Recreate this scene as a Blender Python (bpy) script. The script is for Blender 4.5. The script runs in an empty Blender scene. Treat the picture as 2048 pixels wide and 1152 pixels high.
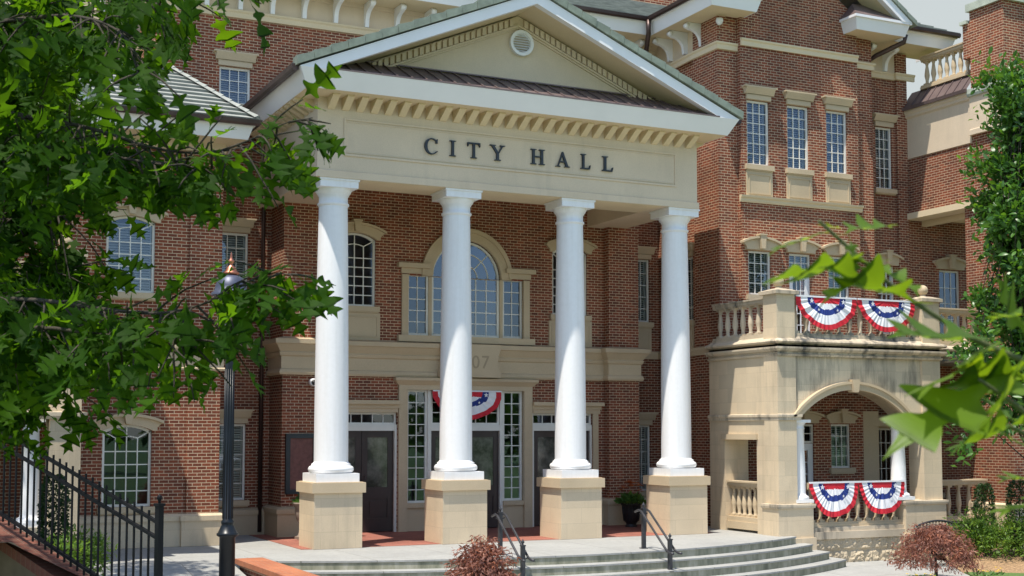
import bpy, bmesh, math, random
from mathutils import Vector, Matrix
R = math.radians
sc = bpy.context.scene
COL = sc.collection

# ------------------------------------------------------------------ camera
cam_d = bpy.data.cameras.new("camera")
cam = bpy.data.objects.new("camera", cam_d); COL.objects.link(cam); sc.camera = cam
YAW, PITCH = 0.4507, 0.0659
fw = Vector((math.sin(YAW)*math.cos(PITCH), math.cos(YAW)*math.cos(PITCH), math.sin(PITCH)))
rt = Vector((math.cos(YAW), -math.sin(YAW), 0)); up = rt.cross(fw)
cam.matrix_world = Matrix(((rt.x, up.x, -fw.x, 0), (rt.y, up.y, -fw.y, 0), (rt.z, up.z, -fw.z, 2.15), (0, 0, 0, 1)))
cam_d.sensor_width = 36; cam_d.lens = 2642/2048*36
cam_d.shift_y = 110.3/2048
cam_d.clip_start = 0.1; cam_d.clip_end = 2000
cam_d.dof.use_dof = True; cam_d.dof.focus_distance = 25; cam_d.dof.aperture_fstop = 13

# ------------------------------------------------------------------ world, sun, exposure
SD = Vector((-1, -0.57, 3.0)).normalized()          # towards the sun
EL = math.asin(SD.z); AZ = math.atan2(SD.x, SD.y)   # azimuth from +Y, clockwise
w = bpy.data.worlds.new("World"); sc.world = w; w.use_nodes = True
nt = w.node_tree; bg = nt.nodes["Background"]
sky = nt.nodes.new("ShaderNodeTexSky"); sky.sky_type = 'NISHITA'; sky.sun_disc = False
sky.sun_elevation = EL; sky.sun_rotation = AZ; sky.air_density = 1.0; sky.dust_density = 0.6; sky.ozone_density = 1.0
tc_ = nt.nodes.new("ShaderNodeTexCoord")                # thin white cloud veil lying over the northern half of the sky
dt_ = nt.nodes.new("ShaderNodeVectorMath"); dt_.operation = 'DOT_PRODUCT'; dt_.inputs[1].default_value = (0.25, 0.97, 0.05); nt.links.new(tc_.outputs["Generated"], dt_.inputs[0])
cn_ = nt.nodes.new("ShaderNodeTexNoise"); cn_.inputs["Scale"].default_value = 3.0; cn_.inputs["Detail"].default_value = 6; nt.links.new(tc_.outputs["Generated"], cn_.inputs["Vector"])
ad_ = nt.nodes.new("ShaderNodeMath"); ad_.operation = 'MULTIPLY_ADD'; ad_.inputs[1].default_value = 0.7; nt.links.new(cn_.outputs[0], ad_.inputs[0]); nt.links.new(dt_.outputs["Value"], ad_.inputs[2])
cr_ = nt.nodes.new("ShaderNodeValToRGB"); cr_.color_ramp.elements[0].position = 0.45; cr_.color_ramp.elements[1].position = 0.95; cr_.color_ramp.elements[1].color = (0.9, 0.9, 0.9, 1); nt.links.new(ad_.outputs[0], cr_.inputs[0])
cm_ = nt.nodes.new("ShaderNodeMix"); cm_.data_type = 'RGBA'; nt.links.new(cr_.outputs[0], cm_.inputs[0]); nt.links.new(sky.outputs[0], cm_.inputs[6]); cm_.inputs[7].default_value = (2.75, 2.92, 2.78, 1)
nt.links.new(cm_.outputs[2], bg.inputs[0]); bg.inputs[1].default_value = 0.15
sl = bpy.data.lights.new("sun", 'SUN'); sl.energy = 4.2; sl.angle = R(0.53); sl.color = (1, 0.935, 0.83)
so = bpy.data.objects.new("sun", sl); COL.objects.link(so)
so.rotation_euler = (-SD).to_track_quat('-Z', 'Y').to_euler(); so.location = (-20, -10, 60)
sc.view_settings.view_transform = 'Standard'; sc.view_settings.look = 'None'
sc.view_settings.exposure = 0.62; sc.view_settings.gamma = 1.0

# ------------------------------------------------------------------ materials
def newmat(name):
    m = bpy.data.materials.new(name); m.use_nodes = True
    t = m.node_tree; b = t.nodes["Principled BSDF"]
    return m, t, b
def N(t, ty, **k):
    n = t.nodes.new(ty)
    for a, v in k.items(): setattr(n, a, v)
    return n
def L(t, a, b): t.links.new(a, b)
def noise(t, scale, detail=4, vec=None, rough=0.55):
    n = N(t, "ShaderNodeTexNoise"); n.inputs["Scale"].default_value = scale; n.inputs["Detail"].default_value = detail
    n.inputs["Roughness"].default_value = rough
    if vec is not None: L(t, vec, n.inputs["Vector"])
    return n
def ramp(t, fac, stops):
    r = N(t, "ShaderNodeValToRGB"); e = r.color_ramp.elements
    while len(e) < len(stops): e.new(0.5)
    for i, (p, c) in enumerate(stops):
        e[i].position = p; e[i].color = (*c, 1) if len(c) == 3 else c
    L(t, fac, r.inputs[0]); return r
def mix(t, fac, a, b, mode='MIX'):
    m = N(t, "ShaderNodeMix", data_type='RGBA', blend_type=mode)
    for sock, v in ((m.inputs[0], fac), (m.inputs[6], a), (m.inputs[7], b)):
        if hasattr(v, "links") or hasattr(v, "is_linked"): L(t, v, sock)
        elif isinstance(v, (int, float)): sock.default_value = v
        else: sock.default_value = (*v, 1) if len(v) == 3 else v
    return m.outputs[2]
def bump(t, b, h, strength=0.3, dist=0.01):
    n = N(t, "ShaderNodeBump"); n.inputs["Strength"].default_value = strength; n.inputs["Distance"].default_value = dist
    L(t, h, n.inputs["Height"]); L(t, n.outputs[0], b.inputs["Normal"])
def geo_pos(t):
    return N(t, "ShaderNodeNewGeometry").outputs["Position"]

def plain(name, col, rough=0.5, metal=0.0, var=0.12, scale=3.0, bumpy=0.0, spec=0.5):
    m, t, b = newmat(name); p = geo_pos(t)
    n = noise(t, scale, 5, p)
    lo = tuple(c*(1-var) for c in col); hi = tuple(min(1, c*(1+var)) for c in col)
    r = ramp(t, n.outputs[0], [(0.3, lo), (0.7, hi)])
    L(t, r.outputs[0], b.inputs["Base Color"]); b.inputs["Roughness"].default_value = rough; b.inputs["Metallic"].default_value = metal
    b.inputs["Specular IOR Level"].default_value = spec
    if bumpy: bump(t, b, noise(t, scale*14, 4, p).outputs[0], bumpy, 0.01)
    return m

def brick(name, c1, c2, mortar, bw=0.1724, rh=0.0615, ms=0.0066, dark=0.45):
    m, t, b = newmat(name); uv = N(t, "ShaderNodeUVMap").outputs[0]; p = geo_pos(t)
    # slight waviness so the courses are not ruler straight
    wn = noise(t, 1.3, 2, p); sub = N(t, "ShaderNodeVectorMath", operation='SUBTRACT'); L(t, wn.outputs[1], sub.inputs[0]); sub.inputs[1].default_value = (.5, .5, .5)
    scl = N(t, "ShaderNodeVectorMath", operation='SCALE'); L(t, sub.outputs[0], scl.inputs[0]); scl.inputs[3].default_value = 0.006
    add = N(t, "ShaderNodeVectorMath", operation='ADD'); L(t, uv, add.inputs[0]); L(t, scl.outputs[0], add.inputs[1])
    br = N(t, "ShaderNodeTexBrick"); br.offset = 0.5
    for k, v in (("Scale", 1.0), ("Mortar Size", ms), ("Mortar Smooth", 0.25), ("Bias", -0.1), ("Brick Width", bw), ("Row Height", rh)):
        br.inputs[k].default_value = v
    L(t, add.outputs[0], br.inputs["Vector"])
    br.inputs["Color1"].default_value = (*c1, 1); br.inputs["Color2"].default_value = (*c2, 1); br.inputs["Mortar"].default_value = (*mortar, 1)
    # second, offset brick texture gives a handful of very dark clinker bricks
    br2 = N(t, "ShaderNodeTexBrick"); br2.offset = 0.5
    for k, v in (("Scale", 1.0), ("Mortar Size", 0.0), ("Bias", -0.72), ("Brick Width", bw), ("Row Height", rh)):
        br2.inputs[k].default_value = v
    off = N(t, "ShaderNodeVectorMath", operation='ADD'); L(t, add.outputs[0], off.inputs[0]); off.inputs[1].default_value = (bw*14, rh*22, 0)
    L(t, off.outputs[0], br2.inputs["Vector"])
    br2.inputs["Color1"].default_value = (1, 1, 1, 1); br2.inputs["Color2"].default_value = (dark, dark, dark*1.05, 1)
    c = mix(t, 1.0, br.outputs[0], br2.outputs[0], 'MULTIPLY')
    c = mix(t, br.outputs[1], c, mortar)
    n = noise(t, 0.55, 5, p); r = ramp(t, n.outputs[0], [(0.28, (0.70, 0.71, 0.73)), (0.5, (0.96, 0.95, 0.95)), (0.72, (1.2, 1.16, 1.12))])
    c = mix(t, 1.0, c, r.outputs[0], 'MULTIPLY')
    mp = N(t, "ShaderNodeMapping"); mp.inputs["Scale"].default_value = (1.6, 1.6, 0.16); L(t, p, mp.inputs[0])
    st = noise(t, 1.3, 6, mp.outputs[0], 0.65); c = mix(t, 1.0, c, ramp(t, st.outputs[0], [(0.32, (0.80, 0.80, 0.82)), (0.55, (1.04, 1.03, 1.02))]).outputs[0], 'MULTIPLY')
    n2 = noise(t, 40, 3, p); r2 = ramp(t, n2.outputs[0], [(0.3, (0.85, 0.85, 0.85)), (0.7, (1.15, 1.15, 1.15))])
    c = mix(t, 1.0, c, r2.outputs[0], 'MULTIPLY')
    L(t, c, b.inputs["Base Color"]); b.inputs["Roughness"].default_value = 0.85; b.inputs["Specular IOR Level"].default_value = 0.25
    inv = N(t, "ShaderNodeMath", operation='SUBTRACT'); inv.inputs[0].default_value = 1; L(t, br.outputs[1], inv.inputs[1])
    bump(t, b, inv.outputs[0], 0.5, 0.008)
    return m

def stone(name, col, bw=0.0, rh=0.0, ms=0.006, stain=0.0, var=0.13, joint=0.72):
    m, t, b = newmat(name); p = geo_pos(t); uv = N(t, "ShaderNodeUVMap").outputs[0]
    n = noise(t, 0.9, 6, p)
    lo = tuple(c*(1-var) for c in col); hi = tuple(c*(1+var) for c in col)
    c = ramp(t, n.outputs[0], [(0.32, lo), (0.68, hi)]).outputs[0]
    f = noise(t, 60, 3, p); c = mix(t, 1.0, c, ramp(t, f.outputs[0], [(0.3, (.93, .93, .93)), (0.7, (1.06, 1.06, 1.06))]).outputs[0], 'MULTIPLY')
    if bw:
        br = N(t, "ShaderNodeTexBrick"); br.offset = 0.5
        for k, v in (("Scale", 1.0), ("Mortar Size", ms), ("Mortar Smooth", 0.2), ("Bias", 0.0), ("Brick Width", bw), ("Row Height", rh)):
            br.inputs[k].default_value = v
        br.inputs["Color1"].default_value = (1, 1, 1, 1); br.inputs["Color2"].default_value = (0.86, 0.88, 0.90, 1)
        br.inputs["Mortar"].default_value = (joint, joint, joint, 1); L(t, uv, br.inputs["Vector"])
        c = mix(t, 1.0, c, br.outputs[0], 'MULTIPLY')
    if stain:
        mp = N(t, "ShaderNodeMapping"); mp.inputs["Scale"].default_value = (3.2, 3.2, 0.35); L(t, p, mp.inputs[0])
        s = noise(t, 1.6, 6, mp.outputs[0], 0.65)
        s2 = noise(t, 0.8, 3, p)
        mul = N(t, "ShaderNodeMath", operation='MULTIPLY'); L(t, s.outputs[0], mul.inputs[0]); L(t, s2.outputs[0], mul.inputs[1])
        sm = ramp(t, mul.outputs[0], [(0.25, (0, 0, 0)), (0.40, (stain, stain, stain))])
        c = mix(t, sm.outputs[0], c, (0.10, 0.095, 0.085))
    L(t, c, b.inputs["Base Color"]); b.inputs["Roughness"].default_value = 0.8; b.inputs["Specular IOR Level"].default_value = 0.3
    bump(t, b, noise(t, 90, 3, p).outputs[0], 0.12, 0.004)
    return m

M = {}
BR1, BR2, BRM = (0.265, 0.077, 0.039), (0.135, 0.046, 0.029), (0.55, 0.43, 0.295)
M['brick'] = brick('red_brick', BR1, BR2, BRM)
M['paver'] = brick('brick_paver', (0.33, 0.13, 0.095), (0.27, 0.10, 0.075), (0.30, 0.18, 0.13), 0.2, 0.1, 0.003, dark=0.8)
M['coping'] = brick('orange_brick', (0.42, 0.16, 0.08), (0.36, 0.13, 0.07), (0.35, 0.22, 0.15), 0.09, 0.6, 0.004, dark=0.8)
M['stone'] = stone('cast_stone', (0.54, 0.43, 0.285), var=0.08)
M['block'] = stone('cast_stone_blocks', (0.67, 0.54, 0.37), 0.66, 0.305, 0.004, stain=0.22, var=0.09, joint=0.8)
M['stain'] = stone('weathered_stone', (0.67, 0.56, 0.40), 0.62, 0.31, 0.005, stain=0.85, var=0.12, joint=0.8)
M['dirty'] = stone('mildewed_stone', (0.56, 0.47, 0.345), stain=1.0, var=0.25)
M['rough'] = stone('rockface_stone', (0.50, 0.415, 0.29), var=0.2)
M['stucco'] = stone('cream_stucco', (0.65, 0.535, 0.395), stain=0.10, var=0.06)
M['trim'] = stone('beige_trim', (0.68, 0.56, 0.375), var=0.05)
M['white'] = plain('white_paint', (0.80, 0.80, 0.80), 0.42, var=0.03, scale=1.5, bumpy=0.03)
M['frame'] = plain('window_paint', (0.74, 0.72, 0.65), 0.45, var=0.05)
M['fascia'] = plain('fascia_paint', (0.80, 0.79, 0.80), 0.5, var=0.03, scale=1.2)
M['louvre'] = plain('shutter_paint', (0.80, 0.78, 0.72), 0.55, var=0.05)
M['door'] = plain('brown_door_paint', (0.040, 0.024, 0.022), 0.4, var=0.2, scale=4)
M['dark'] = plain('dark_interior', (0.018, 0.018, 0.016), 0.9, var=0.4, scale=1.5)
M['bronze'] = plain('brown_metal', (0.075, 0.050, 0.045), 0.42, 0.6, var=0.25, scale=2)
M['standing'] = plain('standing_seam_metal', (0.17, 0.125, 0.12), 0.5, 0.35, var=0.25, scale=1.5)
M['tile'] = plain('grey_roof_tile', (0.27, 0.285, 0.26), 0.8, var=0.22, scale=4, bumpy=0.2)
M['raketile'] = plain('green_grey_tile', (0.20, 0.235, 0.19), 0.8, var=0.22, scale=5, bumpy=0.2)
M['copper_green'] = plain('green_coping_stone', (0.42, 0.46, 0.38), 0.8, var=0.25, scale=3)
M['letter'] = plain('dark_bronze_letters', (0.030, 0.036, 0.045), 0.45, 0.3, var=0.2)
M['black'] = plain('black_iron', (0.006, 0.006, 0.008), 0.55, 0.0, var=0.3, scale=5, spec=0.2)
M['lampblack'] = plain('lamp_black_paint', (0.008, 0.011, 0.015), 0.35, 0.0, var=0.3, scale=5, spec=0.35)
M['railgrey'] = plain('grey_rail_paint', (0.045, 0.045, 0.05), 0.4, 0.3, var=0.3, scale=9)
M['copper'] = plain('copper', (0.50, 0.20, 0.13), 0.42, 1.0, var=0.3, scale=9)
M['zinc'] = plain('blue_grey_hood', (0.07, 0.08, 0.125), 0.45, 0.3, var=0.2, scale=6)
M['plaque'] = plain('red_brown_plaque', (0.16, 0.062, 0.05), 0.6, var=0.25, scale=12)
M['plaqueframe'] = plain('plaque_frame', (0.03, 0.035, 0.04), 0.4, 0.3)
M['shadecoping'] = brick('shaded_red_coping', (0.20, 0.075, 0.05), (0.16, 0.065, 0.045), (0.20, 0.14, 0.10), 0.09, 0.6, 0.004, dark=0.8)  # coping brick with the tree shade put into its darker colour
M['bank'] = plain('soil_bank', (0.10, 0.085, 0.05), 0.95, var=0.4, scale=4, bumpy=0.4)
M['mulch'] = plain('bark_mulch', (0.30, 0.19, 0.10), 0.95, var=0.5, scale=22, bumpy=0.6)
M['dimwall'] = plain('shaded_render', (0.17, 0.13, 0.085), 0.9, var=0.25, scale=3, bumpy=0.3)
M['red'] = plain('red_cloth', (0.55, 0.015, 0.03), 0.75, var=0.12, scale=5)
M['cloth'] = plain('white_cloth', (0.78, 0.78, 0.80), 0.75, var=0.04, scale=5)
M['blue'] = plain('blue_cloth', (0.012, 0.035, 0.20), 0.75, var=0.15, scale=5)
M['pot'] = plain('black_pot', (0.018, 0.017, 0.018), 0.45, var=0.3)
M['urn'] = plain('stone_urn', (0.24, 0.19, 0.15), 0.85, var=0.25, scale=8)
M['bark'] = plain('bark', (0.040, 0.032, 0.022), 0.9, var=0.4, scale=12, bumpy=0.5)
M['twig'] = plain('twig', (0.09, 0.10, 0.035), 0.8, var=0.3, scale=12)
M['cam'] = plain('camera_white', (0.70, 0.70, 0.70), 0.3, var=0.03)

def column_paint():
    m, t, b = newmat('column_paint'); p = geo_pos(t)
    mp = N(t, "ShaderNodeMapping"); mp.inputs["Scale"].default_value = (5, 5, 0.25); L(t, p, mp.inputs[0])
    n = noise(t, 2.0, 6, mp.outputs[0], 0.6); c = ramp(t, n.outputs[0], [(0.3, (0.775, 0.77, 0.76)), (0.55, (0.82, 0.82, 0.82))]).outputs[0]
    n2 = noise(t, 14, 4, p); c = mix(t, 1.0, c, ramp(t, n2.outputs[0], [(0.3, (.97, .97, .965)), (0.6, (1, 1, 1))]).outputs[0], 'MULTIPLY')
    L(t, c, b.inputs["Base Color"]); b.inputs["Roughness"].default_value = 0.5; bump(t, b, n2.outputs[0], 0.05, 0.01); return m
M['colpaint'] = column_paint()
def concrete():
    m, t, b = newmat('concrete'); p = geo_pos(t)
    n = noise(t, 0.7, 6, p); c = ramp(t, n.outputs[0], [(0.3, (0.31, 0.31, 0.295)), (0.7, (0.38, 0.38, 0.36))]).outputs[0]
    n2 = noise(t, 45, 3, p); c = mix(t, 1.0, c, ramp(t, n2.outputs[0], [(0.3, (.9, .9, .9)), (0.7, (1.08, 1.08, 1.08))]).outputs[0], 'MULTIPLY')
    n3 = noise(t, 2.4, 5, p, 0.7); s = ramp(t, n3.outputs[0], [(0.62, (0, 0, 0)), (0.75, (0.35, 0.35, 0.35))])
    c = mix(t, s.outputs[0], c, (0.22, 0.21, 0.17))
    br = N(t, "ShaderNodeTexBrick"); br.offset = 0.0
    for k, v in (("Scale", 1.0), ("Mortar Size", 0.008), ("Mortar Smooth", 0.3), ("Brick Width", 1.52), ("Row Height", 1.52)): br.inputs[k].default_value = v
    br.inputs["Color1"].default_value = (1, 1, 1, 1); br.inputs["Color2"].default_value = (0.93, 0.93, 0.94, 1); br.inputs["Mortar"].default_value = (0.5, 0.49, 0.46, 1); L(t, p, br.inputs["Vector"])
    c = mix(t, 1.0, c, br.outputs[0], 'MULTIPLY')
    n4 = noise(t, 9, 5, p, 0.75); c = mix(t, 1.0, c, ramp(t, n4.outputs[0], [(0.35, (.88, .88, .87)), (0.65, (1.07, 1.07, 1.06))]).outputs[0], 'MULTIPLY')
    L(t, c, b.inputs["Base Color"]); b.inputs["Roughness"].default_value = 0.85
    bump(t, b, n2.outputs[0], 0.15, 0.004); return m
M['concrete'] = concrete()
def riser():
    m, t, b = newmat('stained_step_risers'); p = geo_pos(t)
    mp = N(t, "ShaderNodeMapping"); mp.inputs["Scale"].default_value = (2.2, 2.2, 0.6); L(t, p, mp.inputs[0])
    n = noise(t, 2.2, 6, mp.outputs[0], 0.65)
    c = ramp(t, n.outputs[0], [(0.30, (0.13, 0.135, 0.09)), (0.5, (0.27, 0.265, 0.19)), (0.7, (0.42, 0.40, 0.32))]).outputs[0]
    L(t, c, b.inputs["Base Color"]); b.inputs["Roughness"].default_value = 0.9; return m
M['riser'] = riser()
def grass_ground():
    m, t, b = newmat('grass_ground'); p = geo_pos(t)
    n = noise(t, 0.4, 6, p); n2 = noise(t, 30, 4, p)
    c = ramp(t, n.outputs[0], [(0.3, (0.06, 0.12, 0.025)), (0.7, (0.11, 0.18, 0.04))]).outputs[0]
    c = mix(t, 1.0, c, ramp(t, n2.outputs[0], [(0.3, (.7, .7, .7)), (0.7, (1.25, 1.25, 1.25))]).outputs[0], 'MULTIPLY')
    L(t, c, b.inputs["Base Color"]); b.inputs["Roughness"].default_value = 0.9
    bump(t, b, n2.outputs[0], 0.5, 0.03); return m
M['grass'] = grass_ground()

def glass():
    m, t, b = newmat('window_glass'); out = t.nodes["Material Output"]; t.nodes.remove(b)
    p = geo_pos(t)
    g = N(t, "ShaderNodeBsdfGlossy"); g.inputs["Roughness"].default_value = 0.015; g.inputs["Color"].default_value = (0.66, 0.78, 1.0, 1)
    bm_ = N(t, "ShaderNodeBump"); bm_.inputs["Strength"].default_value = 0.02; bm_.inputs["Distance"].default_value = 0.05
    L(t, noise(t, 1.1, 2, p).outputs[0], bm_.inputs["Height"]); L(t, bm_.outputs[0], g.inputs["Normal"])
    tr = N(t, "ShaderNodeBsdfTransparent"); tr.inputs["Color"].default_value = (0.90, 0.93, 0.91, 1)
    fr = N(t, "ShaderNodeFresnel"); fr.inputs["IOR"].default_value = 1.95
    mx = N(t, "ShaderNodeMixShader"); L(t, fr.outputs[0], mx.inputs[0]); L(t, tr.outputs[0], mx.inputs[1]); L(t, g.outputs[0], mx.inputs[2])
    L(t, mx.outputs[0], out.inputs[0]); return m
M['glass'] = glass()
def frosted():
    m, t, b = newmat('etched_door_glass'); p = geo_pos(t)
    n = noise(t, 2.2, 4, p, 0.7)
    c = ramp(t, n.outputs[0], [(0.4, (0.035, 0.04, 0.032)), (0.72, (0.20, 0.20, 0.17))]).outputs[0]
    L(t, c, b.inputs["Base Color"]); b.inputs["Roughness"].default_value = 0.12; b.inputs["Specular IOR Level"].default_value = 0.8; return m
M['doorglass'] = frosted()
def lampglass():
    m, t, b = newmat('lamp_glass'); b.inputs["Base Color"].default_value = (0.75, 0.78, 0.78, 1); b.inputs["Roughness"].default_value = 0.25
    b.inputs["Transmission Weight"].default_value = 0.6; return m
M['lampglass'] = lampglass()

def leafmat(name, lo, hi, trans, rough=0.45, tw=0.45, spec=0.4):
    m, t, b = newmat(name); out = t.nodes["Material Output"]; p = geo_pos(t)
    n = noise(t, 5.5, 3, p); oi = N(t, "ShaderNodeAttribute"); oi.attribute_name = 'tone'
    c = mix(t, n.outputs[0], lo, hi)
    tr = ramp(t, oi.outputs["Fac"], [(0.0, (0.58, 0.66, 0.75)), (0.6, (1.0, 1.0, 1.0)), (1.0, (1.5, 1.3, 0.95))])
    c = mix(t, 1.0, c, tr.outputs[0], 'MULTIPLY')
    L(t, c, b.inputs["Base Color"]); b.inputs["Roughness"].default_value = rough; b.inputs["Specular IOR Level"].default_value = spec
    tb = N(t, "ShaderNodeBsdfTranslucent"); tc = mix(t, 1.0, tr.outputs[0], trans, 'MULTIPLY'); L(t, tc, tb.inputs["Color"])
    mx = N(t, "ShaderNodeMixShader"); mx.inputs[0].default_value = tw
    L(t, b.outputs[0], mx.inputs[1]); L(t, tb.outputs[0], mx.inputs[2]); L(t, mx.outputs[0], out.inputs[0]); return m
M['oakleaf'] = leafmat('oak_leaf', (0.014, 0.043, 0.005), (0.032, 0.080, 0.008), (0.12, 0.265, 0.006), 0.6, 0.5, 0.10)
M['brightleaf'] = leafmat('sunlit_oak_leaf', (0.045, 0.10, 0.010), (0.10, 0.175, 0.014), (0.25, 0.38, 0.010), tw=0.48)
M['magleaf'] = leafmat('magnolia_leaf', (0.045, 0.125, 0.020), (0.08, 0.19, 0.03), (0.16, 0.36, 0.02), 0.36, 0.3, 0.5)
M['shrubleaf'] = leafmat('shrub_leaf', (0.085, 0.17, 0.022), (0.13, 0.235, 0.03), (0.25, 0.42, 0.04), 0.5, 0.35)
M['gardenleaf'] = leafmat('garden_tree_leaf', (0.03, 0.075, 0.014), (0.055, 0.12, 0.02), (0.14, 0.27, 0.02), 0.5, 0.35, 0.3)
M['boxleaf'] = leafmat('boxwood_leaf', (0.02, 0.05, 0.016), (0.035, 0.08, 0.022), (0.04, 0.11, 0.02), 0.5, 0.3)
M['mapleleaf'] = leafmat('red_maple_leaf', (0.25, 0.095, 0.075), (0.35, 0.17, 0.115), (0.40, 0.15, 0.085), 0.5, 0.35)
M['flowerleaf'] = leafmat('flower_leaf', (0.06, 0.15, 0.03), (0.10, 0.22, 0.05), (0.18, 0.34, 0.05), 0.5, 0.3)
M['orange'] = plain('orange_petal', (0.62, 0.16, 0.03), 0.6, var=0.2, scale=20)
M['yellow'] = plain('yellow_petal', (0.75, 0.50, 0.02), 0.6, var=0.2, scale=20)

# ------------------------------------------------------------------ mesh helpers
class MB:
    def __init__(s): s.v = []; s.f = []; s.mi = []; s.sm = []; s.tone = None
    def add(s, vs, fs, mi=0, smooth=False):
        o = len(s.v); s.v += [tuple(v) for v in vs]
        for f in fs: s.f.append(tuple(i+o for i in f)); s.mi.append(mi); s.sm.append(smooth)
    def quad(s, a, b, c, d, mi=0): s.add((a, b, c, d), ((0, 1, 2, 3),), mi)
    def box(s, x0, x1, y0, y1, z0, z1, mi=0):
        s.add([(x0,y0,z0),(x1,y0,z0),(x1,y1,z0),(x0,y1,z0),(x0,y0,z1),(x1,y0,z1),(x1,y1,z1),(x0,y1,z1)],
              [(0,3,2,1),(4,5,6,7),(0,1,5,4),(1,2,6,5),(2,3,7,6),(3,0,4,7)], mi)
    def prism(s, poly, a0, a1, ax='y', mi=0, smooth=False):
        # poly: (x,z) for ax y, (y,z) for ax x, (x,y) for ax z
        def p(q, a): return {'y': (q[0], a, q[1]), 'x': (a, q[0], q[1]), 'z': (q[0], q[1], a)}[ax]
        n = len(poly); vs = [p(q, a0) for q in poly] + [p(q, a1) for q in poly]
        o = len(s.v); s.v += vs
        s.f += [tuple(o+i for i in range(n)), tuple(o+n+i for i in reversed(range(n)))]; s.mi += [mi, mi]; s.sm += [False, False]
        for i in range(n):
            j = (i+1) % n; s.f.append((o+i, o+n+i, o+n+j, o+j)); s.mi.append(mi); s.sm.append(smooth)
    def sweep(s, path, prof, side=1, closed_prof=True, mi=0, caps=True):
        # path: plan polyline; prof: (out, z) points; side +1 = outward to the right of travel
        n = len(path); rings = []
        def nrm(a, b):
            d = Vector((b[0]-a[0], b[1]-a[1])).normalized(); return Vector((d.y, -d.x))*side
        for i, p in enumerate(path):
            if i == 0: m = nrm(path[0], path[1])
            elif i == n-1: m = nrm(path[-2], path[-1])
            else:
                a, b = nrm(path[i-1], p), nrm(p, path[i+1]); m = (a+b); m = m/ max(0.2, m.dot(a))
            rings.append([(p[0]+m.x*o, p[1]+m.y*o, z) for o, z in prof])
        k = len(prof); vs = [v for r_ in rings for v in r_]; fs = []
        for i in range(n-1):
            for j in range(k if closed_prof else k-1):
                jj = (j+1) % k; fs.append((i*k+j, i*k+jj, (i+1)*k+jj, (i+1)*k+j))
        if caps and closed_prof: fs += [tuple(range(k)), tuple((n-1)*k+j for j in reversed(range(k)))]
        s.add(vs, fs, mi)
    def lathe(s, prof, c=(0,0,0), n=24, mi=0, smooth=True, a0=0, a1=2*math.pi):
        full = abs(a1-a0-2*math.pi) < 1e-6; m = n if full else n+1; vs = []
        for r_, z in prof:
            for i in range(m):
                a = a0+(a1-a0)*i/n; vs.append((c[0]+r_*math.cos(a), c[1]+r_*math.sin(a), c[2]+z))
        fs = []
        for j in range(len(prof)-1):
            for i in range(n):
                ii = (i+1) % m; fs.append((j*m+i, j*m+ii, (j+1)*m+ii, (j+1)*m+i))
        s.add(vs, fs, mi, smooth)
        if full:
            o = len(s.v)-len(vs)
            for j, rev in ((0, True), (len(prof)-1, False)):
                if prof[j][0] > 1e-4:
                    q = len(s.v); s.v += [s.v[o+j*m+i] for i in range(m)]
                    f = [q+i for i in range(m)]; s.f.append(tuple(reversed(f)) if rev else tuple(f)); s.mi.append(mi); s.sm.append(False)
    def tube(s, pts, r, n=6, mi=0, smooth=True):
        pts = [Vector(p) for p in pts]; rs = r if isinstance(r, (list, tuple)) else [r]*len(pts)
        vs = []; pu = None
        for i, p in enumerate(pts):
            d = (pts[min(i+1, len(pts)-1)]-pts[max(i-1, 0)]).normalized()
            u = d.orthogonal().normalized() if pu is None else (pu - d*pu.dot(d)).normalized(); pu = u; v = d.cross(u)
            for k in range(n):
                a = 2*math.pi*k/n; vs.append(p+(u*math.cos(a)+v*math.sin(a))*rs[i])
        fs = []
        for i in range(len(pts)-1):
            for k in range(n):
                kk = (k+1) % n; fs.append((i*n+k, i*n+kk, (i+1)*n+kk, (i+1)*n+k))
        fs += [tuple(reversed(range(n))), tuple((len(pts)-1)*n+k for k in range(n))]
        s.add(vs, fs, mi, smooth)
    def build(s, name, mats, parent=None, loc=(0,0,0), rz=0.0, recalc=True):
        me = bpy.data.meshes.new(name); me.from_pydata(s.v, [], s.f)
        if not isinstance(mats, (list, tuple)): mats = [mats]
        for m in mats: me.materials.append(m if not isinstance(m, str) else M[m])
        me.polygons.foreach_set("material_index", s.mi); me.polygons.foreach_set("use_smooth", s.sm)
        if recalc and len(s.f) < 20000:
            bm = bmesh.new(); bm.from_mesh(me); bmesh.ops.recalc_face_normals(bm, faces=bm.faces); bm.to_mesh(me); bm.free()
        uv = me.uv_layers.new(name="UVMap")
        co = me.vertices
        dat = [0.0]*(2*len(me.loops))
        for p in me.polygons:
            n = p.normal; ax, ay, az = abs(n.x), abs(n.y), abs(n.z)
            for li in p.loop_indices:
                c = co[me.loops[li].vertex_index].co
                if az > ax and az > ay: u, v = c.x, c.y
                elif ax > ay: u, v = c.y, c.z
                else: u, v = c.x, c.z
                dat[2*li] = u; dat[2*li+1] = v
        uv.data.foreach_set("uv", dat)
        if s.tone is not None:
            at = me.attributes.new("tone", 'FLOAT', 'FACE'); at.data.foreach_set("value", s.tone)
        o = bpy.data.objects.new(name, me); COL.objects.link(o)
        o.location = loc; o.rotation_euler = (0, 0, rz)
        if parent: o.parent = parent
        return o

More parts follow.
